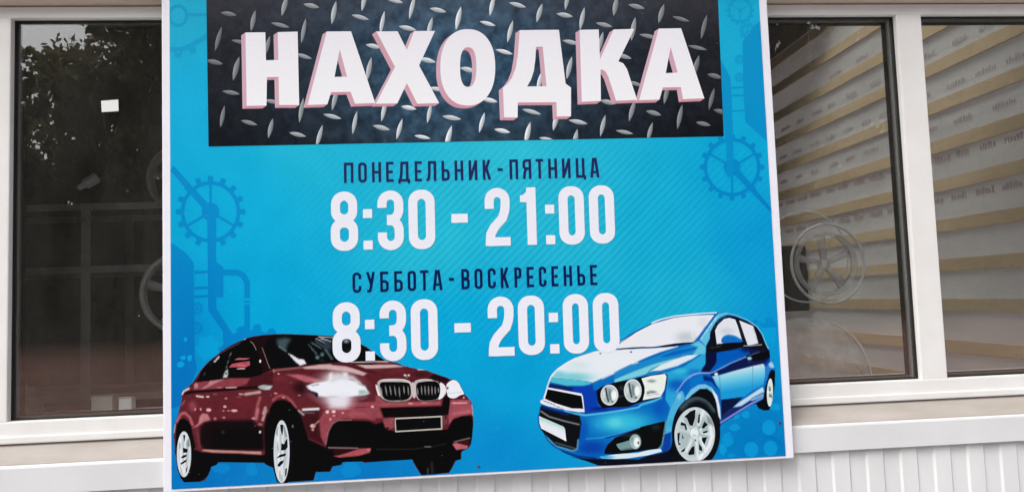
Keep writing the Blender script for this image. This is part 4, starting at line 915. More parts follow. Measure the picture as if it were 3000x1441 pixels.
blue_ops = [
 # bumper and nose
 ('e', 'H 1300,500', 640, 250, (48, 182, 216), 1, 1.0), ('e', 'H 700,620', 140, 260, (2, 82, 178), 1, .9), ('e', 'H 850,880', 330, 150, (4, 62, 164), 1, .95), ('e', 'H 1200,500', 180, 110, (92, 206, 222), 1, .8), ('e', 'K 480,330', 150, 190, (4, 84, 180), 1, .9), ('e', 'K 620,110', 120, 160, (6, 40, 158), 1, .95),
 ('p', 'H 720,380 1000,350 900,320 760,330', (6, 40, 140), 30), ('p', 'G 195,630 480,672 850,645 860,720 910,740 930,950 1000,1010 1546,950 1546,985 1050,1070 740,1075 690,790 200,700', (6, 58, 168), 18), ('p', 'G 195,630 330,655 560,690 540,745 200,690', (12, 30, 80), 40), ('e', 'G 960,1010', 200, 36, (8, 30, 120), 1, .9),
 ('l', 'H 440,320 560,362 740,388 1050,352 1300,315 1546,268 K 200,282 400,222 500,172', 26, (84, 190, 222), 16),
 ('e', 'H 945,528', 58, 46, (40, 152, 214), .4), ('e', 'H 945,570', 50, 20, (24, 160, 214), .9, .6), ('l', 'H 760,745 1000,725 1300,655 1546,580', 14, (88, 190, 222), 20, .6), ('l', 'H 1060,730 1300,670 1546,592', 20, (10, 40, 132), 14, .9),
 # bonnet
 ('p', 'G 215,548 240,490 330,400 600,238 880,145 1010,122 1180,110 I 0,640 600,612 950,588 700,665 500,742 250,855 0,975 G 1300,425 1100,505 850,618 700,600', (226, 232, 240), 10), ('e', 'G 560,545', 420, 120, (120, 200, 212), 1, .95), ('e', 'G 330,500', 160, 90, (110, 198, 212), 1, .8), ('e', 'G 640,360', 260, 90, (200, 222, 228), 1, .7),
 ('p', 'G 212,552 840,622 800,652 700,668 480,668 230,612', (72, 188, 208), 8), ('l', 'G 230,548 600,582 840,612', 7, (58, 136, 158), 7), ('l', 'G 480,668 700,668 840,640', 12, (30, 120, 190), 10),
 ('l', 'G 120,830 165,690 205,585 222,530 330,410 450,325 600,245', 26, (226, 236, 246), 14), ('l', 'G 845,625 855,705', 7, (6, 40, 120), 7), ('l', 'G 1000,560 1300,425 1546,312 I 250,850 500,738 700,660 950,588', 12, (232, 236, 244), 9),
 # lower grille
 ('p', 'H 72,240 300,312 660,392 684,500 640,890 590,925 300,855 140,690 60,585 45,380', (10, 13, 18), 16), ('p', 'H 80,240 300,310 560,365 480,400 250,330 100,290', (8, 30, 90), 20), ('l', 'H 75,328 200,410 400,468 650,528', 20, (128, 134, 138), 12), ('l', 'H 140,700 300,852 560,928 625,895 640,760', 26, (76, 146, 190), 14), ('l', 'H 290,800 590,888', 15, (84, 98, 98), 12), ('l', 'H 110,660 200,790 330,890 480,960', 12, (10, 40, 120), 10),
 ('p', 'H 560,1020 760,1042 950,1045 1546,1052 K 300,1050 500,1010 620,960 690,850 720,1180 0,1200 H 945,1160', (9, 10, 26), 18), ('l', 'H 400,935 640,1010 900,1035', 24, (10, 34, 110), 24),
 # wing
 ('p', 'I 480,1010 800,975 1050,895 1250,755 1370,680 1385,860 1310,940 1300,985 1150,1022 1050,1120 975,1237 K 640,330 560,200 580,0 I 810,1010', (38, 160, 212), 14), ('e', 'I 950,1170', 220, 130, (4, 84, 180), 1, .9), ('e', 'I 1200,980', 200, 80, (4, 100, 190), 1, .7), ('e', 'I 1000,960', 160, 60, (56, 188, 218), 1, .8),
 ('p', 'I 0,985 250,872 600,752 850,650 1200,560 1280,500 1380,590 1370,700 1150,700 900,755 600,850 400,920 100,1030 0,1070', (24, 132, 198), 12), ('p', 'I 1150,560 1270,505 1380,590 1372,700 1180,720 1260,600', (96, 190, 218), 20), ('p', 'I 690,742 900,658 1250,594 1232,630 950,712 760,750', (0, 98, 186), 16),
 ('p', 'I 0,1085 300,960 600,850 1000,740 1060,720 640,930 480,1005 380,1035 0,1140', (116, 202, 218), 14), ('l', 'I 470,1022 560,932 760,842 1000,742', 11, (48, 88, 110), 9), ('p', 'I 560,962 700,862 900,782 1100,722 1272,710 1180,772 950,882 700,952', (216, 230, 237), 18),
 # upper doors and belt
 ('p', 'J 245,680 400,668 420,660 790,610 900,590 1200,640 1217,760 1130,860 700,950 340,1040 300,985 180,975 240,850', (10, 24, 74), 10), ('p', 'J 410,680 790,622 885,600 905,700 620,840 450,930 340,982 300,970 400,850', (0, 86, 180), 12), ('e', 'J 850,640', 110, 60, (8, 26, 84), 1, .9), ('e', 'J 480,880', 120, 60, (0, 96, 190), 1, .7), ('p', 'J 245,680 400,668 412,800 360,890 300,972 180,962 200,905 250,850', (6, 14, 56), 12),
 ('p', 'J 925,725 1200,640 1218,742 1100,800 950,810', (8, 8, 16), 18), ('l', 'J 0,1062 60,1002 180,985 340,985 450,930 620,840 850,745', 17, (112, 160, 226), 12), ('l', 'J 900,725 1050,672', 10, (96, 100, 120), 12), ('e', 'J 905,768', 46, 30, (150, 200, 218), .5), ('e', 'J 905,820', 24, 20, (40, 50, 80)),
 ('p', 'J 335,1040 460,1022 700,950 950,885 1112,850 1137,880 1147,1000 1122,1130 L 1125,130 930,232 830,312 780,322 480,357 460,200 400,130 370,50', door_grad, 9), ('e', 'J 402,1006', 34, 28, (224, 234, 242)), ('l', 'J 455,1020 465,1237 L 470,350', 6, (58, 112, 158), 7), ('l', 'J 955,890 950,1237 L 930,320', 6, (70, 120, 165), 7),
 ('p', 'J 340,1060 200,1020 330,1030 L 430,200 380,150 330,90 210,70 195,20 J 195,1040 300,1030', (6, 36, 120), 16), ('p', 'J 30,1060 190,1000 215,1100 130,1140 0,1200', (8, 112, 196), 18),
 ('p', 'J 1140,900 1200,815 1258,830 1285,905 1230,930 1190,1010 1140,1120', (36, 120, 200), 14), ('p', 'J 1190,860 1225,815 1258,835 1283,905 1240,915 1210,900', (150, 200, 236), 14), ('p', 'J 1215,760 1120,860 1150,900 1210,820', (4, 60, 160), 14),
 # sill
 ('p', 'L 475,362 805,320 670,470 482,650', (6, 20, 56), 10), ('p', 'L 482,660 660,480 765,472 930,372 1010,365 470,710', (24, 34, 104), 14), ('p', 'L 662,472 750,400 900,300 1105,165 1128,240 950,342 780,452', (190, 214, 232), 12), ('l', 'L 940,345 1115,250', 24, (96, 150, 190), 16), ('l', 'L 940,370 1110,290', 16, (170, 200, 220), 10), ('l', 'L 500,600 620,500', 10, (50, 60, 120), 12),
 ('l', 'L 462,712 700,560 930,420 1112,322', 22, (140, 146, 214), 12), ('l', 'L 472,742 700,598 1000,424', 18, (10, 22, 92), 10),
 # wheel well
 ('p', 'K 640,980 700,620 780,390 870,230 960,130 1080,40 1190,30 1270,90 1330,200 1365,330 1390,520 1400,800 1300,1000 1200,1180 700,1200', (8, 10, 16), 10),
 ('p', 'K 830,80 800,72 730,150 640,330 590,500 555,720 648,690 705,560 765,400 852,205 857,180', (74, 172, 216), 10), ('e', 'K 770,150', 60, 90, (150, 200, 230), .9, .8), ('e', 'K 640,560', 60, 90, (30, 164, 206), .9, .7), ('p', 'K 550,745 645,695 640,900 600,985 500,990 530,900', (10, 60, 152), 14),
 ('l', 'K 730,90 790,10 I 1050,1120 1150,1030 1300,985 1430,990', 14, (150, 168, 236), 10), ('p', 'K 860,180 950,50 1060,-20 1160,-30 1262,20 1345,140 1385,310 1395,510 1360,420 1325,200 1265,95 1190,35 1080,45 960,135 870,230', (112, 190, 226), 9), ('p', 'K 1262,40 1345,150 1385,320 1397,515 1368,460 1340,270 1290,120', (226, 228, 242), 12),
 ('e', 'G 972,180', 18, 15, (86, 92, 106)), ('e', 'I 250,672', 20, 17, (84, 90, 104)),
]
blue = art('car_print', sign, blue_out, (4, 104, 186), blue_ops, lay=.34, step=2.5)
blue['label'] = 'bright blue printed hatchback with white gleaming bonnet in the lower right corner of the board'
art('windscreen', blue, pp('I 60,560 90,520 330,370 560,255 900,158 1200,122 1505,113 1350,330 1200,522 900,545 600,592 300,606 30,622'), (228, 230, 238),
    [('e', 'I 1080,450', 210, 120, (186, 198, 206), 1, .9), ('e', 'I 1350,230', 120, 120, (205, 212, 220), 1, .6), ('l', 'I 930,400 930,530', 20, (216, 222, 228), 26), ('l', 'I 1170,370 1180,450', 22, (222, 228, 232), 24), ('l', 'I 1200,522 1290,430 1380,290', 16, (122, 132, 142), 22)], lay=.40, step=4)
A = Art()
A.shape(stroke_poly(pp('I 65,552 200,458 330,370 560,252'), 9 / 5.153), (24, 34, 66), (), .42)
A.shape(stroke_poly(pp('I 560,252 700,200 900,152 1200,120 1500,110'), 8 / 5.153), (146, 158, 170), (), .42)
A.shape(stroke_poly(pp('I 560,236 700,180 900,132 1300,92 1546,80'), 17 / 5.153), (218, 236, 246), (), .425)
A.build('windscreen_trim', blue)
art('wiper', blue, pp('I 0,640 100,615 300,600 420,594 600,598 720,578 900,545 1050,530 1200,522 1190,538 1000,572 800,595 600,610 300,618 100,634'), (16, 17, 42), lay=.44)
art('pillar', blue, pp('J 150,490 300,272 400,132 440,92 540,76 600,100 520,120 440,170 380,240 315,370 297,480 242,580 190,520'), (92, 186, 216), [('l', 'J 170,470 300,285 420,130', 18, (196, 226, 240), 14), ('l', 'J 318,370 400,225 480,135', 12, (70, 140, 180), 10)], .42, (), 4)
art('window_frame', blue, pp('J 312,470 302,385 350,290 430,190 520,132 620,126 700,142 870,210 962,262 1048,322 1108,420 1158,560 1192,642 1100,655 780,604 600,645 420,672 250,684 250,592'), (12, 14, 26), [('l', 'J 320,370 370,280 450,190 540,140', 12, (60, 110, 150), 14), ('l', 'J 700,200 880,560', 30, (30, 32, 34), 26)], .41, (), 4)
art('roof_edge', blue, stroke_poly(pp('J 540,84 700,120 870,188 1020,292 1095,400 1150,540 1195,630'), 15 / 5.153), (112, 192, 222), lay=.425)
art('side_window', blue, pp('J 385,350 430,262 520,178 600,158 688,182 730,290 790,490 700,520 470,545 412,552'), (220, 225, 234), [('e', 'J 560,360', 160, 90, (196, 204, 214), 1, .8)], .43, (), 4)
art('side_window', blue, pp('J 750,196 960,282 1005,410 1040,542 880,574'), (220, 224, 234), [('l', 'J 970,300 1040,540', 20, (170, 174, 186), 20)], .43, (), 4)
art('window_sill_trim', blue, stroke_poly(pp('J 815,582 950,574 1092,562'), 17 / 5.153), (134, 138, 154), lay=.44)
A = Art(); A.shape(pp('J 300,612 480,552 820,528 835,548 790,602 600,640 420,668 290,672'), (10, 11, 16), [('l', 'J 320,610 480,575', 18, (58, 60, 62), 14)], .45, (), 4)
A.shape(smooth_closed(pp('J 482,455 560,403 680,418 772,468 825,522 600,532 476,545')), (18, 104, 190), [('l', 'J 500,440 570,408 680,425 770,475', 24, (60, 168, 214), 20)], .46, (), 3.2); A.build('mirror', blue)
# grille, plate, fog lamp
A = Art(); A.shape(pp('G 178,690 690,782 710,830 736,1062 640,1062 400,1022 180,972 72,932 65,892 112,858 142,780'), (228, 228, 240), [('l', 'G 110,888 280,955 420,1030', 9, (60, 60, 90), 8)], .42, (), 3.4)
A.shape(pp('G 176,716 688,818 716,1012 540,1006 390,960 280,925 136,860'), (6, 8, 10), (), .43)
A.shape(smooth_closed(pp('G 280,945 310,935 380,958 385,975 330,975 285,960')), (232, 230, 240), (), .44); A.build('grille', blue)
art('number_plate', blue, pp('H 46,400 420,562 440,600 460,782 80,588 55,510'), (226, 231, 238), [('l', 'H 60,425 420,575', 60, (178, 212, 212), 60)], .42, (), 4)
A = Art(); A.shape(pp('H 1030,972 1045,900 1080,830 1200,722 1400,645 1546,592 K 200,612 540,530 576,528 560,700 540,790 515,885 478,938 300,962 0,1008 H 1200,975'), (7, 9, 11), [('e', 'H 1400,690', 200, 40, (34, 44, 46), 1, .8), ('e', 'K 420,620', 100, 60, (38, 50, 52), 1, .6), ('l', 'K 575,530 545,720 516,888 470,942', 20, (126, 176, 196), 12)], .41, (), 3.4)
A.shape(pp('H 1212,825 1430,762 1460,902 1290,922 1240,880'), (112, 148, 152), [('l', 'H 1300,920 1460,890', 30, (70, 90, 92), 24)], .42, (), 3)
A.shape(zell('K 108,838', 92, 118, 28), (96, 112, 114), (), .43); A.shape(zell('K 106,840', 84, 108, 28), (150, 176, 178), [('e', 'K 130,850', 56, 96, (236, 240, 242), .4), ('e', 'K 156,856', 16, 24, (30, 36, 40)), ('e', 'K 60,800', 30, 60, (120, 150, 150), .8)], .44, (), 3)
A.build('fog_lamp', blue)
art('bumper_strip', blue, pp('H 960,1012 1200,978 1546,952 K 300,968 490,942 512,986 300,1042 0,1088 H 1200,1048 1000,1040'), (212, 230, 234), [('e', 'H 1040,1020', 180, 40, (40, 160, 208), 1)], .42, (), 4)
# headlamp cluster
A = Art(); A.shape(pp('G 908,742 990,682 1200,612 1546,512 I 0,1132 400,1050 700,990 782,1000 802,1060 772,1237 K 560,5 492,172 200,242 0,312 G 1300,985 1000,1002 932,920'), (9, 12, 17), [('e', 'G 1290,700', 70, 60, (40, 44, 50), .9), ('l', 'G 1250,830 1340,810', 12, (70, 76, 80), 12)], .41, (), 3.6)
for c, rx, ry in (('G 1110,805', 134, 156), ('G 1462,740', 134, 176)):
    x, y = [float(v) for v in c[2:].split(',')]
    A.shape(zell(c, rx, ry, 32), (206, 216, 217), (), .42)
    A.shape(zell(c, rx * .86, ry * .86, 32), (176, 190, 194), [('l', 'G %d,%d %d,%d %d,%d' % (x - 55, y - 105, x - 40, y, x - 15, y + 95), 24, (24, 32, 38), 14), ('e', 'G %d,%d' % (x + 15, y), 50, 110, (126, 146, 152), .5), ('e', 'G %d,%d' % (x + 68, y + 5), 56, 96, (234, 240, 240), .4), ('e', 'G %d,%d' % (x - 85, y - 10), 30, 90, (206, 216, 214), .6), ('l', 'G %d,%d %d,%d' % (x - 10, y - 90, x + 20, y + 60), 14, (90, 108, 116), 20), ('e', 'G %d,%d' % (x + 45, y + 105), 22, 18, (70, 80, 86))], .43, (), 3)
A.shape(pp('I 408,1072 550,1032 760,1002 786,1040 762,1200 K 545,62 490,162 222,212 250,100 250,20 I 440,1150'), (228, 235, 231), [('e', 'I 560,1110', 100, 38, (140, 154, 150), .8), ('e', 'K 360,90', 110, 34, (122, 132, 130), .8), ('e', 'K 300,110', 30, 20, (60, 66, 66), .8), ('l', 'K 260,150 480,120', 10, (170, 176, 176), 10)], .42, (), 3)
A.build('headlamp', blue)
# front wheel
A = Art(); A.shape(BOTTOM(zell('K 1025,700', 366, 540, 44)), (9, 14, 20), [('l', 'K 810,330 900,232 1000,186 1080,180 1200,230 1300,360', 70, (62, 80, 88), 60)], .41, (), 4)
A.shape(BOTTOM(zell('K 1006,732', 306, 414, 40, .04)), (196, 208, 213), [('e', 'K 1006,732', 270, 375, (168, 184, 188), .25), ('l', 'K 960,600 1015,350', 34, (226, 232, 236), 22), ('l', 'K 1060,580 1140,370', 40, (222, 230, 234), 24), ('l', 'K 940,700 760,650', 46, (190, 204, 206), 26), ('l', 'K 930,800 790,930', 40, (168, 186, 188), 26), ('l', 'K 960,820 880,980', 40, (222, 230, 234), 24), ('l', 'K 1030,820 1050,1060', 40, (216, 226, 230), 24), ('l', 'K 1090,780 1150,930', 46, (222, 230, 236), 24), ('l', 'K 1110,700 1280,740', 40, (210, 220, 224), 24), ('l', 'K 1100,660 1280,600', 40, (170, 186, 186), 26), ('l', 'K 900,640 800,520', 50, (206, 216, 220), 30),
        ('p', 'K 1180,440 1262,492 1292,592 1200,560', (128, 148, 148), 20), ('l', 'K 1240,620 1265,760 1220,900 1160,990', 50, (226, 232, 240), 26), ('l', 'K 1120,1030 1080,1090', 50, (232, 238, 244), 26), ('e', 'K 950,1080', 110, 40, (190, 204, 204), .8)], .42, (), 3)
for k, dk in enumerate(('K 848,462 940,380 1020,350 1012,480 975,605 930,592 890,490', 'K 1064,430 1086,420 1082,540 1060,572 1050,540', 'K 1150,530 1205,580 1140,642 1108,632', 'K 1120,692 1202,668 1192,702 1140,714', 'K 1112,780 1194,768 1152,884 1115,822', 'K 1068,868 1112,920 1122,982 1072,962', 'K 905,1012 960,920 1002,900 1002,1030 918,1042', 'K 805,972 862,930 852,982 798,1002', 'K 744,710 782,700 770,850 802,882 760,892 745,800', 'K 800,538 872,570 892,652 870,672 850,600 790,590', 'K 818,720 842,790 815,792', 'K 1020,800 1050,790 1030,830 1000,830', 'K 1075,610 1100,640 1090,660 1066,640')):
    A.shape(BOTTOM(pp(dk)), (12, 18, 22), (), .43 + .003 * k)
A.shape(zell('K 1000,712', 62, 80, 24), (226, 236, 239), [('e', 'K 1000,750', 60, 40, (176, 196, 196), .9)], .48, (), 4)
for k, s in enumerate(('K 915,660', 'K 1020,640', 'K 1095,655', 'K 950,810', 'K 1045,800')): A.shape(zell(s, 24, 28, 14), (206, 216, 218), (), .485 + .002 * k)
A.build('wheel', blue)
A = Art(); A.shape(pp('J 1195,1010 1230,938 1292,955 1288,1150 L 1272,250 1242,400 1200,516 1130,522 1042,490 1000,416 1112,350 1140,180 1185,30'), (7, 9, 18), (), .41)
A.shape(zell('L 1214,252', 46, 212, 28, .03), (214, 226, 222), [('p', 'L 1190,160 1230,170 1210,250', (110, 130, 132), 14), ('p', 'L 1190,310 1240,270 1235,330', (100, 120, 124), 14), ('e', 'L 1215,215', 14, 16, (40, 50, 60)), ('l', 'L 1195,260 1250,330', 12, (60, 70, 80), 10), ('e', 'L 1185,250', 22, 36, (232, 238, 238))], .42, (), 3)
A.build('wheel', blue)

# ================================================================== things inside, seen through the glass
def thing(name, loc, label, cat, group=None):
    return tag(empty(name, loc), label, cat, group)
# left window: steel shelving with wheel rims
def upz(px, py, Y): return unproj(px, py, Y)
RY = 0.80
pa, pb = upz(252, 607, RY), upz(252, 790, RY)
rack = thing('shelf_rack', (pa[0], RY, 0.006), 'grey steel shelf rack in the dark room behind the left pane', 'rack')
xl, xr = upz(-120, 700, RY)[0], upz(640, 700, RY)[0]
for yy in (RY, RY + 0.42):
    for x in (xl, pa[0], (pa[0] + xr) / 2 + .12, xr):
        bm = bmesh.new(); bm_box(bm, x - .018, x + .018, yy - .003, yy, .006, pa[2] + .012 if True else 0); bm_box(bm, x - .018, x - .0155, yy + .0002, yy + .03, .006, pa[2] + .010)
        bmesh.ops.recalc_face_normals(bm, faces=bm.faces); bm_obj('post', bm, M['rack'], rack)
    for z in (pa[2], pb[2], upz(252, 1165, RY)[2]):
        yo = -.0085 if yy == RY else .001
        box('rail', xl + .001, xr - .001, yy + yo, yy + yo + .004, z - .014, z + .014, M['rack'], rack)
for z in (pb[2], upz(252, 1165, RY)[2]):
    box('shelf', xl + .02, xr - .02, RY + .034, RY + .415, z - .006, z, M['rack'], rack, .001)

def lathe(name, prof, mat, parent, n=40, M4=None):
    bm = bmesh.new(); rings = []
    for r, y in prof: rings.append([bm.verts.new((r * math.cos(2 * math.pi * k / n), y, r * math.sin(2 * math.pi * k / n))) for k in range(n)])
    for a, b_ in zip(rings, rings[1:]):
        for k in range(n): bm.faces.new((a[k], a[(k + 1) % n], b_[(k + 1) % n], b_[k]))
    if M4 is not None: bmesh.ops.transform(bm, matrix=M4, verts=bm.verts)
    bmesh.ops.recalc_face_normals(bm, faces=bm.faces)
    return bm_obj(name, bm, mat, parent, True)
def wheel_at(c, r, label, name, mat_ring, mat_spoke, group=None, nsp=5, rotz=0.0, depth=.16):
    t = thing(name, (float(c[0]), float(c[1]), float(c[2] - r)), label, 'wheel', group)
    T = Matrix.Translation(Vector(c)) @ Matrix.Rotation(rotz, 4, 'Z')
    lathe('rim', [(r * .90, .012), (r * .97, .0), (r, .008), (r * .995, .03), (r * .90, .05), (r * .87, depth * .5), (r * .93, depth - .01), (r, depth)], mat_ring, t, 44, T)
    lathe('hub', [(0.001, .018), (r * .12, .020), (r * .17, .030), (r * .18, .06)], mat_spoke, t, 20, T)
    for k in range(nsp):
        a = 2 * math.pi * (k + .3) / nsp; bm = bmesh.new()
        w0, w1 = r * .075, r * .12
        for i, (rr, w, y0) in enumerate(((r * .14, w0, .022), (r * .5, w0 * 1.1, .020), (r * .90, w1, .030))):
            for sx, yy in ((-1, y0), (1, y0), (1, y0 + .03), (-1, y0 + .03)): bm.verts.new((rr, yy, sx * w))
        bm.verts.ensure_lookup_table(); v = bm.verts
        for i in range(2):
            for q in range(4): bm.faces.new((v[i * 4 + q], v[i * 4 + (q + 1) % 4], v[i * 4 + 4 + (q + 1) % 4], v[i * 4 + 4 + q]))
        bm.faces.new((v[0], v[1], v[2], v[3])); bm.faces.new((v[11], v[10], v[9], v[8]))
        bmesh.ops.transform(bm, matrix=T @ Matrix.Rotation(-a, 4, 'Y'), verts=bm.verts); bmesh.ops.recalc_face_normals(bm, faces=bm.faces)
        bm_obj('spoke', bm, mat_spoke, t, True)
    return t
c = upz(531, 857, .74); wheel_at(c, .168, 'silver alloy wheel rim half hidden by the sign edge, lower of the two', 'alloy_wheel', M['alloy'], M['alloy'], depth=.05)
c = upz(532, 520, .75); wheel_at(c, .144, 'thin alloy wheel rim half hidden by the sign edge, above the rack rail', 'alloy_wheel', M['rack'], M['rack'], nsp=7, depth=.09)
# paper slip stuck to the pane
bm = bmesh.new(); cs = [upz(*p, .0282) for p in ((296, 296), (346, 292), (347.5, 326), (298, 329))]
f_ = [bm.verts.new(tuple(p)) for p in cs]; b2 = [bm.verts.new((p[0], p[1] + .0005, p[2])) for p in cs]
bm.faces.new(f_[::-1]); bm.faces.new(b2)
for i in range(4): bm.faces.new((f_[i], f_[(i + 1) % 4], b2[(i + 1) % 4], b2[i]))
bmesh.ops.recalc_face_normals(bm, faces=bm.faces)
tag(bm_obj('paper_slip', bm, M['paper']), 'small blank white paper slip stuck on the left window pane', 'paper')
# small security camera on an arm from the back wall
p0, p1 = upz(228, 553, .60), upz(283, 520, .64)
sc_ = thing('security_camera', tuple(map(float, p1)), 'small grey security camera hanging tilted in the dark behind the left pane', 'camera')
bm = bmesh.new(); d_ = Vector(p1) - Vector(p0)
bm_tube(bm, [Vector(p0) + d_ * .35, Vector(p0) + d_ * .4, Vector(p1)], [.016, .020, .022], 12); bm_obj('body', bm, M['camera_grey'], sc_)
bm = bmesh.new(); bm_tube(bm, [Vector(p0), Vector(p0) + d_ * .35], [.010, .012], 10); bm_obj('lens_tube', bm, M['camera_grey'], sc_)
bm = bmesh.new(); bm_tube(bm, [Vector(p1), Vector(p1) + Vector((.03, .05, .02)), Vector((p1[0] + .03, 5.2, p1[2] + .02))], .004, 8); bm_obj('arm', bm, M['gasket'], sc_)
# odds and ends on the inner window ledge
def ledge_box(px0, px1, pyt, Y, dep, label, name, mat, cat, bev=.003):
    a, b_ = upz(px0, pyt, Y), upz(px1, pyt, Y)
    t = thing(name, (float(a[0] + b_[0]) / 2, Y + dep / 2, 1.262), label, cat)
    box('body', a[0], b_[0], Y, Y + dep, 1.2625, a[2], mat, t, bev)
    box('flap', a[0] - .001, b_[0] + .001, Y - .001, Y + dep * .5, a[2] + .0003, a[2] + .0018, mat, t)
    return t
ledge_box(266, 328, 1163, .26, .05, 'flat pale carton on the inner ledge of the left window', 'carton', M['carton'], 'box')
ledge_box(345, 386, 1166, .25, .04, 'small white pot with lid on the inner ledge beside the carton', 'pot', M['paper'], 'pot', .009)
c = upz(75, 1205, .27)
t = thing('folded_plastic', (float(c[0]), .27, 1.2625), 'crumpled clear plastic hump on the inner ledge at the window jamb', 'plastic')
bm = bmesh.new(); bmesh.ops.create_icosphere(bm, subdivisions=4, radius=1.0)
for v in bm.verts:
    n_ = 1 + .16 * mnoise.noise(v.co * 2.6) + .06 * mnoise.noise(v.co * 7)
    v.co = Vector((c[0] - .02 + v.co.x * .085 * n_, .24 + v.co.y * .06 * n_, max(1.263, 1.263 + v.co.z * .12 * n_)))
bm_obj('sheet', bm, M['bag'], t, True)
# right window: clear wheel covers and a wrapped tyre on a display table
c = upz(2426, 772, .95)
tb = thing('display_table', (1.5, .62, .006), 'low grey display table under the covers behind the right panes', 'table')
box('table_top', .75, 2.30, .40, 1.35, .96, 1.00, M['room'], tb, .004)
for x in (.80, 2.25):
    for y in (.45, 1.30): box('leg', x - .02, x + .02, y - .02, y + .02, .007, .9595, M['rack'], tb)
def torus(name, c_, R_, rr, mat, parent):
    bm = bmesh.new(); n = 56
    pts = [(c_[0] + R_ * math.cos(2 * math.pi * k / n), c_[1], c_[2] + R_ * 1.04 * math.sin(2 * math.pi * k / n)) for k in range(n + 1)]
    bm_tube(bm, pts, rr, 6, False); return bm_obj(name, bm, mat, parent, True)
wc = wheel_at(c, .150, 'clear plastic wheel cover with spokes hanging behind the right window', 'wheel_cover', M['bag'], M['clear'], None, 5, .0, .03)
torus('outer_lip', c, .176, .0075, M['clear_edge'], wc); torus('rear_lip', (c[0] - .055, c[1] + .10, c[2] + .04), .208, .004, M['clear_edge'], wc)
bm = bmesh.new(); bm_tube(bm, [(c[0], c[1] + .05, c[2] + .186), (c[0], c[1] + .05, 3.429)], .0003, 5)
tag(bm_obj('hanging_line', bm, M['clear_edge']), 'thin nylon line holding the clear wheel cover', 'line')
c2 = upz(2385, 1128, .46)
t = thing('wrapped_tyre', (float(c2[0]), .46, 1.0), 'tyre shaped bundle wrapped in hazy polythene behind the right window ledge', 'wrapped tyre')
bm = bmesh.new(); bmesh.ops.create_uvsphere(bm, u_segments=48, v_segments=24, radius=1.0)
for v in bm.verts:
    n_ = 1 + .05 * mnoise.noise(v.co * 3) ; v.co = Vector((c2[0] + v.co.x * .258 * n_, .52 + v.co.y * .09 * n_, max(1.001, c2[2] + v.co.z * .262)))
bm_obj('wrapping', bm, M['bag'], t, True)
bm = bmesh.new(); bm_tube(bm, [(c2[0] + .262 * math.cos(D2(a)), .50, c2[2] + .265 * math.sin(D2(a))) for a in range(-8, 70, 4)], [.0015 + .0025 * math.sin(math.pi * min(1, k / 19)) for k in range(20)], 6)
bm_obj('fold', bm, M['paper'], t, True)
wb = thing('dark_opening_box', (2.5, 3.1, 1.42), 'black box standing in for a dark opening in the battened film wall', 'box')  # added black box imitates the darkness of an opening in the side wall
a_, b_ = 1.90, 1.43
box('body', 2.40, 2.572, 2.84, 3.75, b_, a_, M['gasket'], wb, .004); box('door', 2.392, 2.3995, 2.86, 3.73, b_ + .02, a_ - .02, M['gasket'], wb, .002)

# ================================================================== across the yard: the trees the glass mirrors
def make_crown(seed, n, rx, rz, zc, leaf):
    r_ = np.random.default_rng(seed); blobs = []
    for k in range(26):
        a, e = r_.uniform(0, 2 * np.pi), r_.uniform(-1, 1)
        q = r_.uniform(.35, .95); blobs.append((np.cos(a) * rx * q * math.sqrt(1 - e * e), np.sin(a) * rx * q * math.sqrt(1 - e * e), zc + e * rz * q, r_.uniform(.18, .42) * rx))
    V, F = [], []
    for i in range(n):
        b = blobs[r_.integers(len(blobs))]; d = r_.normal(size=3); d /= np.linalg.norm(d)
        p = np.array(b[:3]) + d * b[3] * r_.uniform(.45, 1.0) ** .6
        u = r_.normal(size=3); u /= np.linalg.norm(u); w = np.cross(u, r_.normal(size=3)); w /= np.linalg.norm(w)
        s_ = leaf * r_.uniform(.6, 1.3); k = len(V)
        V += [tuple(p - u * s_), tuple(p + w * s_ * .55), tuple(p + u * s_), tuple(p - w * s_ * .55)]; F.append((k, k + 1, k + 2, k + 3))
    me = bpy.data.meshes.new('crown'); me.from_pydata(V, [], F); me.materials.append(M['leaf']); return me, blobs
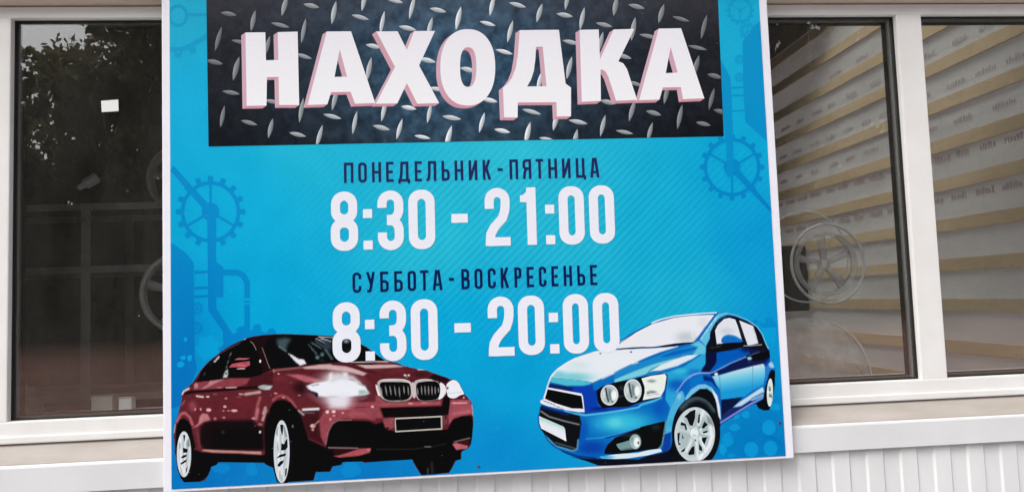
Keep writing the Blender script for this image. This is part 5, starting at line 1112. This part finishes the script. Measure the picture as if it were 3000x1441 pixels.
def make_trunk(seed, h, blobs):
    r_ = random.Random(seed); bm = bmesh.new()
    pts = [(r_.uniform(-.12, .12) * k, r_.uniform(-.12, .12) * k, h * k / 5) for k in range(6)]
    bm_tube(bm, pts, [.26 - .038 * k for k in range(6)], 8)
    for b in blobs[::2]:
        k = r_.randint(2, 4); p = Vector(pts[k]); q = Vector(b[:3])
        bm_tube(bm, [p, p.lerp(q, .5) + Vector((0, 0, -.3)), q], [.09, .055, .02], 6)
    me = bpy.data.meshes.new('trunk'); bm.to_mesh(me); bm.free(); me.materials.append(M['bark']); return me
kinds = []
for sd_, rx, rz, zc, h in ((1, 3.0, 5.2, 8.6, 12.0), (2, 3.4, 4.4, 7.6, 10.5), (3, 2.4, 5.6, 9.2, 13.0), (4, 3.6, 4.0, 6.8, 9.6)):
    cm, bl = make_crown(sd_, 6200, rx, rz, zc, .185); kinds.append((cm, make_trunk(sd_, h * .8, bl)))
lab = ['tall leafy tree across the yard mirrored in the window glass', 'broad leafy tree across the yard mirrored in the window glass', 'slender tall tree across the yard mirrored in the window glass', 'low spreading tree across the yard mirrored in the window glass']
x = -33.0; i = 0
while x < 42:
    k = (i * 7 + i // 3) % 4
    t = thing('tree', (x, -37 - 3.5 * ((i * 5) % 3), 0), lab[k], 'tree', 'trees across the yard')
    s_ = random.uniform(1.28, 1.55) + (.45 if x > 4 else 0); t.scale = (s_, s_, s_ * random.uniform(.92, 1.12)); t.rotation_euler = (0, 0, random.uniform(0, 6.28))
    for nm, me in (('crown', kinds[k][0]), ('trunk', kinds[k][1])):
        o = bpy.data.objects.new(nm, me); COL.objects.link(o); o.parent = t
    x += random.uniform(2.5, 3.3); i += 1
# dense undergrowth between and behind the trunks
r_ = np.random.default_rng(11); n = 48000
P_ = np.stack([r_.uniform(-60, 66, n), r_.uniform(-52, -40, n), np.abs(r_.normal(0, 1, n)) * 4.6], 1); V, F = [], []
for p in P_:
    u = r_.normal(size=3); u /= np.linalg.norm(u); w = np.cross(u, r_.normal(size=3)); w /= np.linalg.norm(w); k = len(V); s_ = r_.uniform(.3, .75)
    p = p.copy(); p[2] = min(max(.3, p[2]), 8.5 + r_.uniform(-1.5, 1))
    V += [tuple(p - u * s_), tuple(p + w * s_ * .7), tuple(p + u * s_), tuple(p - w * s_ * .7)]; F.append((k, k + 1, k + 2, k + 3))
me = bpy.data.meshes.new('undergrowth'); me.from_pydata(V, [], F)
tag(link('undergrowth', me, M['leaf']), 'dense dark undergrowth below the trees across the yard', 'bushes', kind='stuff')
